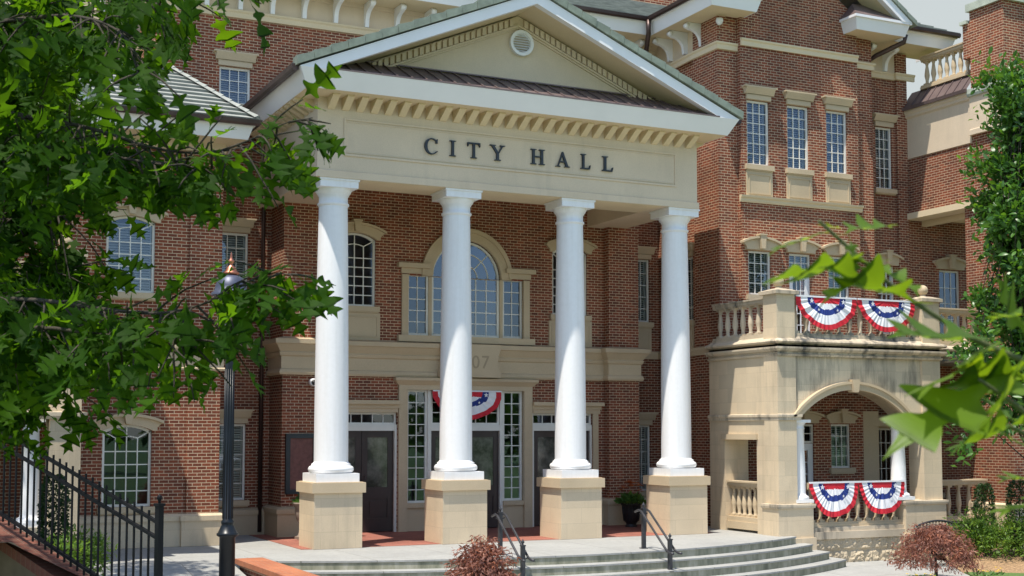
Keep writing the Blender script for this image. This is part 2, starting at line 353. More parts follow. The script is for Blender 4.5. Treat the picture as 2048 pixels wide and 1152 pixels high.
def empty(name, loc=(0,0,0), rz=0.0):
    o = bpy.data.objects.new(name, None); COL.objects.link(o); o.location = loc; o.rotation_euler = (0,0,rz); o.empty_display_size = 0.2
    return o
def tag(o, label=None, cat=None, group=None, kind=None):
    if label: o['label'] = label
    if cat: o['category'] = cat
    if group: o['group'] = group
    if kind: o['kind'] = kind
    return o
def kids(o): return [c for c in bpy.data.objects if c.parent == o]
def copy_tree(o, parent=None):
    c = o.copy(); COL.objects.link(c)
    if parent: c.parent = parent
    for ch in kids(o): copy_tree(ch, c)
    return c

def wall(mb, u0, u1, z0, z1, holes=(), y=0.0, rev=0.14, mi=0):
    """brick sheet in local x-z at depth y with real openings and reveals; holes (u0,u1,z0,z1)"""
    us = sorted({u0, u1, *[h[0] for h in holes], *[h[1] for h in holes]}); zs = sorted({z0, z1, *[h[2] for h in holes], *[h[3] for h in holes]})
    us = [u for u in us if u0 <= u <= u1]; zs = [z for z in zs if z0 <= z <= z1]
    for i in range(len(us)-1):
        for j in range(len(zs)-1):
            cu, cz = (us[i]+us[i+1])/2, (zs[j]+zs[j+1])/2
            if any(h[0] < cu < h[1] and h[2] < cz < h[3] for h in holes): continue
            mb.quad((us[i], y, zs[j]), (us[i+1], y, zs[j]), (us[i+1], y, zs[j+1]), (us[i], y, zs[j+1]), mi)
    for a, b, c, d in holes:
        a2, b2, c2, d2 = max(a, u0), min(b, u1), max(c, z0), min(d, z1)
        mb.quad((a2,y,c2), (a2,y+rev,c2), (a2,y+rev,d2), (a2,y,d2), mi); mb.quad((b2,y,c2), (b2,y,d2), (b2,y+rev,d2), (b2,y+rev,c2), mi)
        mb.quad((a2,y,d2), (a2,y+rev,d2), (b2,y+rev,d2), (b2,y,d2), mi); mb.quad((a2,y,c2), (b2,y,c2), (b2,y+rev,c2), (a2,y+rev,c2), mi)

def arc(cx, cz, r, a0, a1, n):
    return [(cx+r*math.cos(a0+(a1-a0)*i/n), cz+r*math.sin(a0+(a1-a0)*i/n)) for i in range(n+1)]
def seg_arc(hw, rise, z, n=12):
    """points from +hw to -hw over a segmental arch springing at z"""
    r = (hw*hw+rise*rise)/(2*rise); a = math.asin(hw/r)
    return arc(0, z+rise-r, r, math.pi/2-a, math.pi/2+a, n)
def strip(mb, pts, wd, y0, y1, mi=0):
    """flat bar of width wd following (x,z) pts"""
    for i in range(len(pts)-1):
        a, b = Vector(pts[i]), Vector(pts[i+1]); d = (b-a).normalized(); n = Vector((-d.y, d.x))*wd/2
        e = d*wd*0.2 if len(pts) > 2 else d*0
        mb.prism([tuple(a-e+n), tuple(a-e-n), tuple(b+e-n), tuple(b+e+n)], y0, y1, 'y', mi)

# ------------------------------------------------------------------ ground
STC, STR = (11.2, 31.8), 11.55
def ground_sheets():
    g = MB(); g.quad((-400,-400,-0.66), (400,-400,-0.66), (400,500,-0.66), (-400,500,-0.66)); tag(g.build('ground', 'grass'), kind='structure')
    g = MB(); g.prism([(-2, 8), (21.5, 8), (21.5, 20.0), (20.0, 22.2), (-2, 22.2)], -0.64, -0.60, 'z'); tag(g.build('pavement', 'concrete'), kind='structure')
    # upper plaza (left part) and its ramp
    g = MB(); g.prism([(3.0, 21.6), (5.4, 21.6), (6.3, 22.3), (17.2, 22.3), (17.2, 28), (3.0, 28)], -0.5, -0.004, 'z'); tag(g.build('plaza', 'concrete'), kind='structure')
    g = MB(); g.prism([(21.6, -0.006), (17.0, -0.585), (17.0, -0.62), (21.6, -0.62)], 2.6, 5.36, 'x'); tag(g.build('ramp', 'concrete'), kind='structure')
    g = MB(); g.prism([(7.05, 23.3), (15.95, 23.3), (15.95, 27), (7.05, 27)], -0.03, 0.004, 'z'); tag(g.build('porch_paving', 'paver'), kind='structure')
    # planted bank on the left and mulch bed on the right
    g = MB(); g.add([(-6,14.5,1.0), (1.3,14.6,1.0), (2.2,13.6,0.55), (2.9,21.6,0.25), (3.0,25,0.2), (-6,25,0.6), (2.75,17,0.15)], [(0,1,5), (1,6,3), (1,2,6), (1,3,4,5)]); tag(g.build('planted_bank', 'bank'), kind='structure')
    g = MB(); g.add([(19.0,19.3,-0.6), (20.2,18.2,-0.6), (30,13,-0.6), (34,30,-0.3), (22.95,30,-0.3), (20.6,21.6,-0.5), (20.4,20.2,-0.36), (22,19,-0.32), (23.5,22,-0.32)], [(0,1,6), (1,7,6), (1,2,7), (2,3,8,7), (3,4,8), (4,5,8), (5,6,8), (6,7,8), (0,6,5)]); tag(g.build('mulch_bed', 'mulch'), kind='structure')
    g = MB(); g.prism([(18.7, 18.75), (19.9, 17.6), (23, 16), (23.5, 17), (20.3, 18.5), (19.05, 19.35)], -0.62, -0.575, 'z'); tag(g.build('lawn', 'grass'), kind='structure')
ground_sheets()

def steps():
    root = empty('front_steps', (STC[0], 21.5, 0)); tag(root, 'wide curved flight of stained concrete steps before the columns', 'steps')
    for k in range(4):
        r = STR+0.29*k; xe = 16.95+0.29*k; x0 = 5.8; z = -0.15*k
        def ang(x): return math.acos((x-STC[0])/r)
        a0, a1 = ang(x0), ang(xe)
        n = 40; pts = [(STC[0]+r*math.cos(a0+(a1-a0)*i/n), STC[1]-r*math.sin(a0+(a1-a0)*i/n)) for i in range(n+1)]
        ye = pts[-1][1]; ys = pts[0][1]
        rin = r-0.9
        poly = pts+[(xe, 22.5), (x0, 22.5)]
        g = MB()
        # tread slab with a small projecting nosing, and the riser below it
        g.prism(poly, z-0.03, z, 'z', 0)
        rp = [(STC[0]+(r-0.015)*math.cos(a0+(a1-a0)*i/n), STC[1]-(r-0.015)*math.sin(a0+(a1-a0)*i/n)) for i in range(n+1)]
        rp[-1] = (xe-0.012, rp[-1][1])
        o = len(g.v)
        g.prism(rp+[(xe-0.012, 22.5), (x0, 22.5)], z-0.152, z-0.028, 'z', 1)
        ob = g.build('step', ['concrete', 'riser'], root); ob.location = (-STC[0], -21.5, 0)
steps()

# ================================================================== CITY HALL
BLD = empty('city_hall', (11.5, 26, 0))
tag(BLD, 'red brick city hall with white column portico, stone trim and grey tile roofs', 'building')
def P(name, mb, mats, parent=None, loc=None, rz=0.0):
    """part of the building given in world coordinates (or with its own origin)"""
    o = mb.build(name, mats, parent or BLD)
    base = Vector((11.5, 26, 0))
    o.location = Vector(loc or (0,0,0)) - (base if parent is None else Vector((0,0,0))); o.rotation_euler = (0,0,rz)
    return o

# ------------------------------------------------------------------ windows
def head_flat(w_, h, gap=0.03):
    g = MB(); hw = w_/2; a = hw+gap
    g.box(-a, a, -0.05, 0.02, h+0.012, h+0.13)
    g.prism([(-a, h+0.13), (a, h+0.13), (a+0.03, h+0.17), (a+0.10, h+0.27), (-a-0.10, h+0.27), (-a-0.03, h+0.17)], -0.075, 0.02)
    g.box(-a-0.11, a+0.11, -0.15, 0.02, h+0.27, h+0.305)
    g.prism([(-0.075, h+0.13), (-0.02, h+0.13), (-0.02, h+0.27), (-0.148, h+0.27)], -a-0.06, a+0.06, 'x')
    return g
def head_seg(w_, h, rise, th=0.17, flare=0.15, flat=False, out=0.07):
    """arched stone hood; h = springing of its lower edge"""
    g = MB(); hw = w_/2+0.02
    low = [(hw, h), (-hw, h)] if flat else seg_arc(hw, rise, h, 14)
    r2 = rise*1.0; hw2 = hw+flare
    top = seg_arc(hw2, r2+0.02, h+th*0.75, 14)
    sh = [(-hw-0.07, h), (-hw-0.07, h+th*0.35)]
    shr = [(hw+0.07, h+th*0.35), (hw+0.07, h)]
    g.prism(list(reversed(top)) + shr[0:2] + low + sh[0:2], -out, 0.03)
    # crowning band along the top arc
    o = seg_arc(hw2+0.02, r2+0.02, h+th*0.75+0.045, 14)
    g.prism(list(reversed(o)) + [(x, z-0.05) for x, z in o], -out-0.06, 0.02)
    zt = h+th*0.75+r2+0.02
    g.prism([(-0.05, h+(0 if flat else rise)+0.02), (0.05, h+(0 if flat else rise)+0.02), (0.085, zt+0.075), (-0.085, zt+0.075)], -out-0.09, 0.02)
    g.box(-0.105, 0.105, -out-0.105, 0.02, zt+0.06, zt+0.095)
    return g

def window(x, Y, z, w_, h, nc, nr, rz=0.0, kind='flat', rise=0.0, shutters=True, head=None, sill=True, apron=0.0, aw=None, thin=False, name='window', headmat='stone', backd=0.34, deep=0.10):
    """x,z = centre of the sill on the wall plane; rz -90deg for walls facing left"""
    hw = w_/2; fb = 0.045
    g = MB(); y0, y1 = deep-0.05, deep+0.02
    if kind == 'flat':
        g.box(-hw, -hw+fb, y0, y1, 0, h); g.box(hw-fb, hw, y0, y1, 0, h); g.box(-hw+fb, hw-fb, y0, y1, 0, fb); g.box(-hw+fb, hw-fb, y0, y1, h-fb, h)
        iw = w_-2*fb; ih = h-2*fb; mt = 0.018
        for i in range(1, nc): xx = -hw+fb+iw*i/nc; g.box(xx-mt/2, xx+mt/2, y0+0.02, y1-0.01, fb, h-fb)
        for j in range(1, nr): zz = fb+ih*j/nr; g.box(-hw+fb, hw-fb, y0+0.023, y1-0.013, zz-mt/2, zz+mt/2)
        out = [(-hw, 0), (hw, 0), (hw, h), (-hw, h)]
    elif kind == 'seg':
        hs = h-rise                      # springing
        ar = seg_arc(hw, rise, hs, 14)
        g.box(-hw, -hw+fb, y0, y1, 0, hs); g.box(hw-fb, hw, y0, y1, 0, hs); g.box(-hw+fb, hw-fb, y0, y1, 0, fb)
        inn = seg_arc(hw-fb, rise, hs-fb*0.9, 14)
        g.prism(ar+list(reversed(inn)), y0, y1)
        mt = 0.02; iw = w_-2*fb; step_ = (hs-0.02)/(nr)
        c4 = hw-fb-iw/4
        zi = hs-0.13*w_/0.86
        for s_ in (-1, 1): g.box(s_*c4-mt/2, s_*c4+mt/2, y0+0.02, y1-0.01, fb, zi); strip(g, [(s_*c4, zi), (s_*(hw-fb*0.5), hs-0.01)], mt, y0+0.021, y1-0.011)
        g.box(-mt/2, mt/2, y0+0.02, y1-0.01, fb, h-fb)
        strip(g, seg_arc(c4, rise*0.32, zi, 8), mt, y0+0.022, y1-0.012)
        zz = zi - 0.22*w_/0.86
        k = 0
        zz0 = zi-0.24*w_/0.86
        rows = nr
        for j in range(rows):
            z_ = fb+(zz0-fb)*(j+1)/rows
            g.box(-hw+fb, hw-fb, y0+0.023, y1-0.013, z_-mt/2, z_+mt/2)
        out = [(-hw, 0), (hw, 0)]+ar
    elif kind == 'round':
        hs = h-hw; fb2 = fb*0.9
        ar = arc(0, hs, hw, 0, math.pi, 28)
        inn = arc(0, hs, hw-fb2, 0, math.pi, 28)
        g.box(-hw, -hw+fb, y0, y1, 0, hs); g.box(hw-fb, hw, y0, y1, 0, hs); g.box(-hw+fb, hw-fb, y0, y1, 0, fb)
        g.prism(ar+list(reversed(inn)), y0, y1)
        mt = 0.02; iw = w_-2*fb
        for i in range(1, nc): xx = -hw+fb+iw*i/nc; g.box(xx-mt/2, xx+mt/2, y0+0.02, y1-0.01, fb, hs)
        for j in range(1, nr+1): zz = fb+(hs-fb)*j/nr; g.box(-hw+fb, hw-fb, y0+0.023, y1-0.013, zz-mt/2, zz+mt/2)
        for rr in (hw*0.36, hw*0.68): strip(g, arc(0, hs, rr, 0, math.pi, 20), mt, y0+0.021, y1-0.011)
        for a in (45, 90, 135): strip(g, [(hw*0.36*math.cos(R(a)), hs+hw*0.36*math.sin(R(a))), ((hw-fb)*math.cos(R(a)), hs+(hw-fb)*math.sin(R(a)))], mt, y0+0.022, y1-0.012)
        out = [(-hw, 0), (hw, 0)]+ar
    o = P(name, g, 'frame', loc=(x, Y, z), rz=rz)
    g = MB(); g.add([(a, deep-0.012, b) for a, b in out], [tuple(range(len(out)))]); g.build('pane', 'glass', o)
    g = MB(); d2 = deep+backd
    n = len(out); g.add([(a, d2, b) for a, b in out], [tuple(range(n))])
    g.add([(a, deep+0.022, b) for a, b in out]+[(a, d2, b) for a, b in out], [(i, (i+1) % n, n+(i+1) % n, n+i) for i in range(n)])
    g.build('interior_recess', 'dark', o)
    if shutters:
        g = MB(); ih = (h if kind == 'flat' else h-rise*0.6)
        ns = max(6, int(ih/0.052)); ps = 1
        for q in range(ps):
            xa = -hw+0.03+(w_-0.06)*q/ps; xb = -hw+0.03+(w_-0.06)*(q+1)/ps
            for e in (xa, xb-0.035): g.box(e, e+0.035, deep+0.06, deep+0.085, 0.02, ih-0.03)
            for j in range(ns):
                zz = 0.04+(ih-0.08)*j/ns
                g.add([(xa+0.036, deep+0.05, zz), (xb-0.036, deep+0.05, zz), (xb-0.036, deep+0.095, zz+0.036), (xa+0.036, deep+0.095, zz+0.036)], [(0,1,2,3)])
        g.build('shutter', 'louvre', o, recalc=False)
    if head: head.build('lintel', headmat, o)
    if sill:
        g = MB(); g.box(-hw-0.075, hw+0.075, -0.085, deep-0.05, -0.115, -0.003); g.box(-hw-0.05, hw+0.05, -0.06, 0.02, -0.14, -0.115); g.build('sill', headmat, o)
    if apron:
        g = MB(); a = (aw or w_+0.06)/2; t = -0.141; b_ = -apron
        g.box(-a, a, -0.035, 0.02, b_, t)
        for q in ((-a+0.06, a-0.06, t-0.09, t-0.07), (-a+0.06, a-0.06, b_+0.07, b_+0.09), (-a+0.06, -a+0.08, b_+0.09, t-0.09), (a-0.08, a-0.06, b_+0.09, t-0.09)):
            g.box(q[0], q[1], -0.05, -0.034, q[2], q[3])
        g.build('apron_panel', headmat, o)
    return o

LFT = R(-90)     # rotation for walls that face left (-X)
def brickwall(x0, x1, Y, z0, z1, holes=(), rev=0.14, mat='brick'):
    g = MB(); wall(g, x0, x1, z0, z1, holes, Y, rev); return P('brick_wall', g, mat)
def brickwall_left(X, ya, yb, z0, z1, holes=(), rev=0.14, mat='brick'):
    """wall facing -X between depths ya<yb"""
    g = MB(); wall(g, -yb, -ya, z0, z1, [(-h[1], -h[0], h[2], h[3]) for h in holes], 0.0, rev)
    return P('brick_wall', g, mat, loc=(X, 0, 0), rz=LFT)

# mouldings ---------------------------------------------------------
BASE = [(0, 0), (0.10, 0), (0.10, 0.47), (0.125, 0.47), (0.125, 0.56), (0.04, 0.60), (0, 0.60)]
def moulding(name, path, prof, mat='stone', side=1):
    g = MB(); g.sweep(path, prof, side); return P(name, g, mat)
BELT = [(0, 3.285), (0.07, 3.285), (0.09, 3.33), (0.07, 3.39), (0.04, 3.41), (0.04, 3.66), (0.07, 3.68), (0.09, 3.74), (0.07, 3.76), (0.10, 3.80), (0.17, 3.90), (0.20, 3.92), (0.20, 4.01), (0.05, 4.045), (0, 4.045)]
THIN = [(0, 3.86), (0.05, 3.86), (0.06, 3.90), (0.09, 3.98), (0.09, 4.03), (0, 4.045)]
LWB = [(0, 3.275), (0.06, 3.275), (0.08, 3.31), (0.05, 3.35), (0.05, 3.60), (0.08, 3.63), (0.13, 3.69), (0.13, 3.73), (0, 3.75)]
BAND = [(0, 0), (0.05, 0), (0.05, 0.10), (0.08, 0.13), (0.08, 0.165), (0, 0.175)]
def up_(prof, z): return [(o, q+z) for o, q in prof]

# ------------------------------------------------------------------ pavilion behind the columns
PY, PP = 26.45, 26.22           # main plane, end pier plane
hol = [(8.67, 9.57, 4.77, 6.33), (13.82, 14.72, 4.77, 6.33), (10.30, 13.08, 4.18, 5.49), (10.84, 12.54, 5.489, 6.33), (8.55, 10.08, 0, 2.53), (13.30, 14.83, 0, 2.53), (10.16, 13.31, 0, 3.02)]
brickwall(8.25, 15.16, PY, 0.0, 7.45, hol, 0.16)
for a, b in ((7.50, 8.25), (15.16, 15.95)):
    brickwall(a, b, PP, 0.0, 7.45)
brickwall_left(7.50, PP, 27.2, 0, 7.45); brickwall_left(15.16, PP, PY, 0, 7.45)
g = MB(); g.quad((8.25, PP, 0), (8.25, PY, 0), (8.25, PY, 7.45), (8.25, PP, 7.45)); P('brick_wall', g, 'brick')
g = MB(); g.quad((15.95, PP, 0), (15.95, 27.2, 0), (15.95, 27.2, 7.45), (15.95, PP, 7.45)); P('brick_wall', g, 'brick')
moulding('stone_belt', [(7.50, 27.19), (7.50, PP), (8.25, PP), (8.25, PY), (15.16, PY), (15.16, PP), (15.95, PP), (15.95, 27.19)], BELT)
moulding('stone_base', [(7.50, 27.19), (7.50, PP), (8.25, PP), (8.25, PY), (8.40, PY)], BASE, 'stone')
moulding('stone_base', [(15.0, PY), (15.16, PY), (15.16, PP), (15.95, PP), (15.95, 27.19)], BASE, 'stone')
# date block
g = MB(); zc0, zc1, hx, cx = 3.30, 4.02, 0.72, 11.69
pts = [(cx-hx, zc0), (cx+hx, zc0)] + [(cx+hx-0.07*math.sin(math.pi*i/8), zc0+0.10+(zc1-zc0-0.2)*i/8) for i in range(9)] + [(cx+hx, zc1), (cx-hx, zc1)] + [(cx-hx+0.07*math.sin(math.pi*i/8), zc1-0.10-(zc1-zc0-0.2)*i/8) for i in range(9)]
g.prism(pts, PY-0.25, PY+0.01)
g2 = []
db = P('date_block', g, 'stone')
def text_mesh(txt, size, name, mat, parent, loc, depth=0.01):
    cu = bpy.data.curves.new('t', 'FONT'); cu.body = txt; cu.size = size; cu.extrude = depth; cu.align_x = 'CENTER'; cu.space_character = 1.15
    ob = bpy.data.objects.new('t', cu); COL.objects.link(ob)
    dg = bpy.context.evaluated_depsgraph_get(); me = bpy.data.meshes.new_from_object(ob.evaluated_get(dg))
    bpy.data.objects.remove(ob); me.name = name
    o = bpy.data.objects.new(name, me); COL.objects.link(o); me.materials.clear(); me.materials.append(M[mat])
    o.parent = parent; o.rotation_euler = (R(90), 0, 0); o.location = loc; return o
M['incised'] = stone('incised_stone', (0.38, 0.30, 0.20))
text_mesh('2007', 0.40, 'date_number', 'incised', db, (11.69, PY-0.252, 3.50), 0.004)
# first floor windows
for xc in (9.12, 14.27):
    window(xc, PY, 4.77, 0.90, 1.56, 4, 5, kind='seg', rise=0.14, shutters=False, head=head_seg(0.90, 1.42, 0.14, 0.20, 0.16), apron=0.72, aw=1.10, backd=1.2)
# palladian window
PW = []
o = window(11.69, PY, 4.20, 1.62, 2.10, 6, 5, kind='round', shutters=False, sill=False, backd=1.2); 
for xc in (10.555, 12.825):
    window(xc, PY, 4.20, 0.49, 1.32, 2, 5, shutters=False, sill=False, backd=1.2)
g = MB(); hs = 5.49
top = arc(11.69, hs, 1.07, 0, math.pi, 36)
low = arc(11.69, hs, 0.825, 0, math.pi, 36)
g.prism([(12.76, hs)] + top[1:-1] + [(10.62, hs), (10.86, hs)] + list(reversed(low))[1:-1] + [(12.52, hs)], PY-0.06, PY+0.03)
o_ = arc(11.69, hs, 1.09, 0.02, math.pi-0.02, 36); i_ = arc(11.69, hs, 1.0, 0.02, math.pi-0.02, 36)
g.prism(o_+list(reversed(i_)), PY-0.10, PY+0.02)
for a, b in ((10.16, 10.31), (13.07, 13.22)): g.box(a, b, PY-0.05, PY+0.03, 4.19, 5.50)
for a, b in ((10.80, 10.875), (12.505, 12.58)): g.box(a, b, PY+0.02, PY+0.12, 4.19, 5.50)
for a, b, e in ((10.14, 10.875, 1), (12.505, 13.24, -1)):
    g.box(a, b, PY-0.07, PY+0.03, 5.52, 5.64); 
    xa, xb = (a-0.09, b-0.10) if e == 1 else (a+0.10, b+0.09)
    g.box(xa, xb, PY-0.15, PY+0.03, 5.64, 5.74)
g.box(10.06, 13.32, PY-0.12, PY+0.05, 4.05, 4.188)
P('palladian_surround', g, 'stone')
g = MB(); ar_ = arc(11.69, 5.49, 0.85, 0, math.pi, 32)
g.add([(x, PY+0.004, z) for x, z in ([(12.545, 5.49)]+ar_[1:-1]+[(10.835, 5.49), (10.835, 6.345), (12.545, 6.345)])], [tuple(range(35))]); P('brick_wall', g, 'brick')
# entrance: casing, doors, sidelights
g = MB()
for a, b in ((10.10, 10.30), (13.08, 13.28)): g.box(a, b, PY-0.06, PY+0.05, 0, 3.02)
g.box(10.10, 13.28, PY-0.065, PY+0.05, 3.02, 3.12)
g.sweep([(10.10, PY+0.05), (10.10, PY-0.05), (13.28, PY-0.05), (13.28, PY+0.05)], [(0, 3.12), (0.02, 3.12), (0.09, 3.20), (0.11, 3.215), (0.11, 3.275), (0, 3.283)])
for a, b in ((10.30, 10.80), (12.58, 13.08)): g.box(a, b, PY+0.0, PY+0.05, 0, 0.50); g.box(a, b, PY-0.04, PY+0.05, 0.50, 0.60)
for a, b in ((8.36, 8.55), (14.83, 15.02)): pass
P('entrance_surround', g, 'stone')
for xa, xb in ((8.34, 10.10), (13.28, 15.04)):
    g = MB(); g.box(xa+0.02, xb-0.02, PY-0.055, PY+0.05, 2.53, 2.62)
    g.box(xa, xb, PY-0.08, PY+0.05, 2.62, 2.70); g.box(xa-0.05 if xa < 9 else xa, xb+0.05 if xb > 14 else xb, PY-0.14, PY+0.05, 2.70, 2.785)
    a, b = (8.40, 8.54) if xa < 9 else (14.84, 14.98); g.box(a, b, PY-0.04, PY+0.05, 0, 2.53)
    P('door_surround', g, 'stone')
g = MB()
for a, b in ((10.79, 10.87), (12.51, 12.59)): g.box(a, b, PY+0.01, PY+0.12, 0, 3.02)
g.box(10.87, 12.51, PY+0.02, PY+0.12, 2.14, 2.27); 
P('door_frame', g, 'frame')
for xc in (10.55, 12.83):
    window(xc, PY, 0.60, 0.48, 2.42, 2, 10, shutters=False, sill=False, backd=1.0)
window(11.69, PY, 2.27, 1.64, 0.75, 6, 3, shutters=False, sill=False, name='transom', backd=1.0)
for xc in (9.31, 14.07):
    window(xc, PY, 2.27, 1.52, 0.26, 6, 1, shutters=False, sill=False, name='transom', backd=1.0)
    g = MB(); g.box(xc-0.77, xc-0.72, PY+0.01, PY+0.12, 0, 2.27); g.box(xc+0.72, xc+0.77, PY+0.01, PY+0.12, 0, 2.27); g.box(xc-0.72, xc+0.72, PY+0.02, PY+0.12, 2.14, 2.27); P('door_frame', g, 'frame')
def leaf_door(xa, xb, handle):
    wd = xb-xa
    g = MB(); st = 0.13; y = PY+0.08
    g.box(xa, xa+st, y, y+0.045, 0.02, 2.14); g.box(xb-st, xb, y, y+0.045, 0.02, 2.14)
    g.box(xa+st, xb-st, y, y+0.045, 0.02, 0.30); g.box(xa+st, xb-st, y, y+0.045, 0.72, 0.95); g.box(xa+st, xb-st, y, y+0.045, 2.0, 2.14)
    g.box(xa+st, xb-st, y+0.02, y+0.04, 0.30, 0.72); g.box(xa+st+0.06, xb-st-0.06, y+0.005, y+0.04, 0.36, 0.66)
    o = P('entrance_door', g, 'door')
    g = MB(); g.box(xa+st, xb-st, y+0.015, y+0.03, 0.95, 2.0); g.build('door_glass', 'doorglass', o)
    g = MB(); hx = xb-0.06 if handle > 0 else xa+0.06
    g.tube([(hx, y, 0.92), (hx, y-0.05, 0.94), (hx, y-0.05, 1.18), (hx, y, 1.20)], 0.012); g.build('door_handle', 'bronze', o)
for xc, hw in ((9.31, 0.72), (14.07, 0.72), (11.69, 0.82)):
    leaf_door(xc-hw, xc-0.005, 1); leaf_door(xc+0.005, xc+hw, -1)

# ------------------------------------------------------------------ recessed walls and main block
MY = 27.2
ux = 6.68
brickwall(5.25, 7.50, MY, 0, 10.85, [(6.35, 7.01, 0.71, 2.29), (6.35, 7.01, 4.85, 6.27), (6.35, 7.01, 9.0, 9.78)])
brickwall(7.50, 15.95, MY, 7.2, 10.85)
brickwall(15.95, 17.2, MY, 0, 10.85, [(16.27, 16.86, 4.75, 6.27), (16.27, 16.86, 0.71, 2.27)])
window(ux, MY, 0.71, 0.66, 1.57, 3, 5, head=head_flat(0.66, 1.57))
window(ux, MY, 4.85, 0.66, 1.42, 3, 5, head=head_flat(0.66, 1.42), apron=0.80)
window(ux, MY, 9.0, 0.66, 0.78, 3, 3, head=head_flat(0.66, 0.78), shutters=True)
window(16.565, MY, 4.75, 0.59, 1.52, 3, 5, head=head_flat(0.59, 1.52), apron=0.72)
window(16.565, MY, 0.71, 0.59, 1.56, 3, 5, head=head_flat(0.59, 1.56))
moulding('stone_belt', [(5.93, MY), (7.45, MY)], THIN); moulding('stone_belt', [(16.0, MY), (17.2, MY)], THIN)
moulding('stone_base', [(5.93, MY), (7.45, MY)], up_(BASE, -0.06)); moulding('stone_base', [(16.0, MY), (17.2, MY)], BASE)
moulding('stone_band', [(5.25, MY+0.6), (5.25, MY), (17.2, MY)], up_(BAND, 10.84), 'trim', 1)
g = MB(); g.box(5.25, 17.2, MY, MY+0.1, 11.0, 11.55); g.box(5.25, 17.2, MY-0.03, MY+0.05, 11.44, 11.55); P('stucco_frieze', g, 'stucco')
def bracket(x, y, rz=0.0):
    g = MB(); hw = 0.045
    pts = [(0, 11.01), (-0.10, 11.01), (-0.11, 11.10)]
    pts += [(-0.11-0.30*(1-math.cos(R(a))), 11.10+0.27*math.sin(R(a))) for a in (15, 30, 45, 60, 75, 90)]
    pts += [(-0.49, 11.40), (-0.50, 11.47), (-0.46, 11.53), (0, 11.53)]
    g.prism(pts, -hw, hw, 'x'); k0 = len(g.v); g.lathe([(0.001, -hw-0.012), (0.055, -hw-0.012), (0.055, hw+0.012), (0.001, hw+0.012)], (0, 0, 0), 14)
    for i in range(k0, len(g.v)):
        vx, vy, vz = g.v[i]; g.v[i] = (vz, vx-0.47, vy+11.455)
    return P('eave_bracket', g, 'white', loc=(x, y, 0), rz=rz)
for x in (6.05, 6.76, 7.45, 8.15, 8.86, 9.57, 10.28, 11.0, 11.7, 13.6, 14.35, 15.1, 15.85, 16.4): bracket(x, MY)
# eaves: fascia + soffit; gutter
FAS = [(0, 11.53), (0.02, 11.53), (0.10, 11.80), (0.14, 11.80), (0.14, 11.86), (0, 11.86)]
g = MB(); EX, EY = 16.45, 26.4
g.sweep([(5.0, EY), (EX, EY), (EX, 23.85), (17.62, 23.85), (17.62, 24.5)], FAS, 1)
P('eave_fascia', g, 'fascia')
g = MB(); g.prism([(5.0, EY), (EX, EY), (EX, 23.85), (17.62, 23.85), (17.62, 24.40), (17.2, 24.40), (17.2, MY), (5.0, MY)], 11.535, 11.56, 'z'); P('eave_soffit', g, 'trim')
g = MB(); g.sweep([(5.0, EY-0.13), (EX-0.13, EY-0.13), (EX-0.13, 23.75)], [(0, 11.82), (0.06, 11.80), (0.10, 11.83), (0.11, 11.90), (0, 11.91)], 1); P('gutter', g, 'bronze')

def tiled_slope(p0, p1, q0, q1, rows, th=0.062, mat='tile', name='roof'):
    """p0-p1 eave line, q0-q1 top line; stepped courses of flat tiles"""
    g = MB(); p0, p1, q0, q1 = map(Vector, (p0, p1, q0, q1))
    n = (p1-p0).cross(q0-p0).normalized()
    if n.z < 0: n = -n
    for i in range(rows):
        a, b = i/rows, (i+1)/rows+0.02
        a0, a1 = p0.lerp(q0, a), p1.lerp(q1, a); b0, b1 = p0.lerp(q0, min(1, b)), p1.lerp(q1, min(1, b))
        up0 = n*th; lo = n*0.004
        jx = n*random.Random(i*7+rows).uniform(-0.004, 0.004)
        vs = [a0, a1, b1, b0, a0+up0+jx, a1+up0+jx, b1+lo, b0+lo]
        g.add(vs, [(0,1,5,4), (4,5,6,7), (1,2,6,5), (3,0,4,7)])
    return P(name, g, mat)
# main roof front slope and valley into the tower roof
tiled_slope((4.6, EY-0.16, 11.88), (EX-0.2, EY-0.16, 11.88), (4.6, EY+3.6, 13.75), (EX+3.6, EY+3.6, 13.75), 16)
tiled_slope((EX-0.16, EY-0.16, 11.88), (EX-0.16, 23.72, 11.88), (19.2, EY+2.6, 13.12), (19.2, 23.72, 13.12), 10)

# ------------------------------------------------------------------ portico roof, entablature, columns
AX = 11.45
EL_, ER, EF = 7.27, 15.63, 23.28
g = MB()
g.sweep([(EL_, 27.19), (EL_, EF), (ER, EF), (ER, 27.19)], [(-0.90, 6.83), (0.03, 6.83), (0.03, 6.96), (0, 6.975), (0, 8.33), (-0.90, 8.33)], 1)
g.box(EL_+0.90, ER-0.90, EF+0.02, EF+0.90, 6.822, 6.829, mi=1)
ent = P('entablature', g, ['stucco', 'trim'])
g = MB()   # moulded frame on the frieze
a, b, c, d = 7.78, 15.10, 7.26, 7.97
for q in ((a, b, c, c+0.035), (a, b, d-0.035, d), (a, a+0.035, c+0.035, d-0.035), (b-0.035, b, c+0.035, d-0.035)): g.box(q[0], q[1], EF-0.022, EF+0.005, q[2], q[3])
g.box(a+0.06, b-0.06, EF-0.012, EF+0.005, c+0.06, c+0.075); g.box(a+0.06, b-0.06, EF-0.012, EF+0.005, d-0.075, d-0.06)
g.build('frieze_panel_moulding', 'stucco', ent)
MOD = [(0, 0), (-0.03, 0), (-0.36, 0.185), (-0.36, 0.215), (0, 0.215)]
g = MB(); n = 29
for i in range(n):
    x = 7.52+(15.40-7.52)*i/(n-1); g.prism([(EF+p[0], 8.115+p[1]) for p in MOD], x-0.068, x+0.068, 'x')
g.build('modillion_course', 'trim', ent)
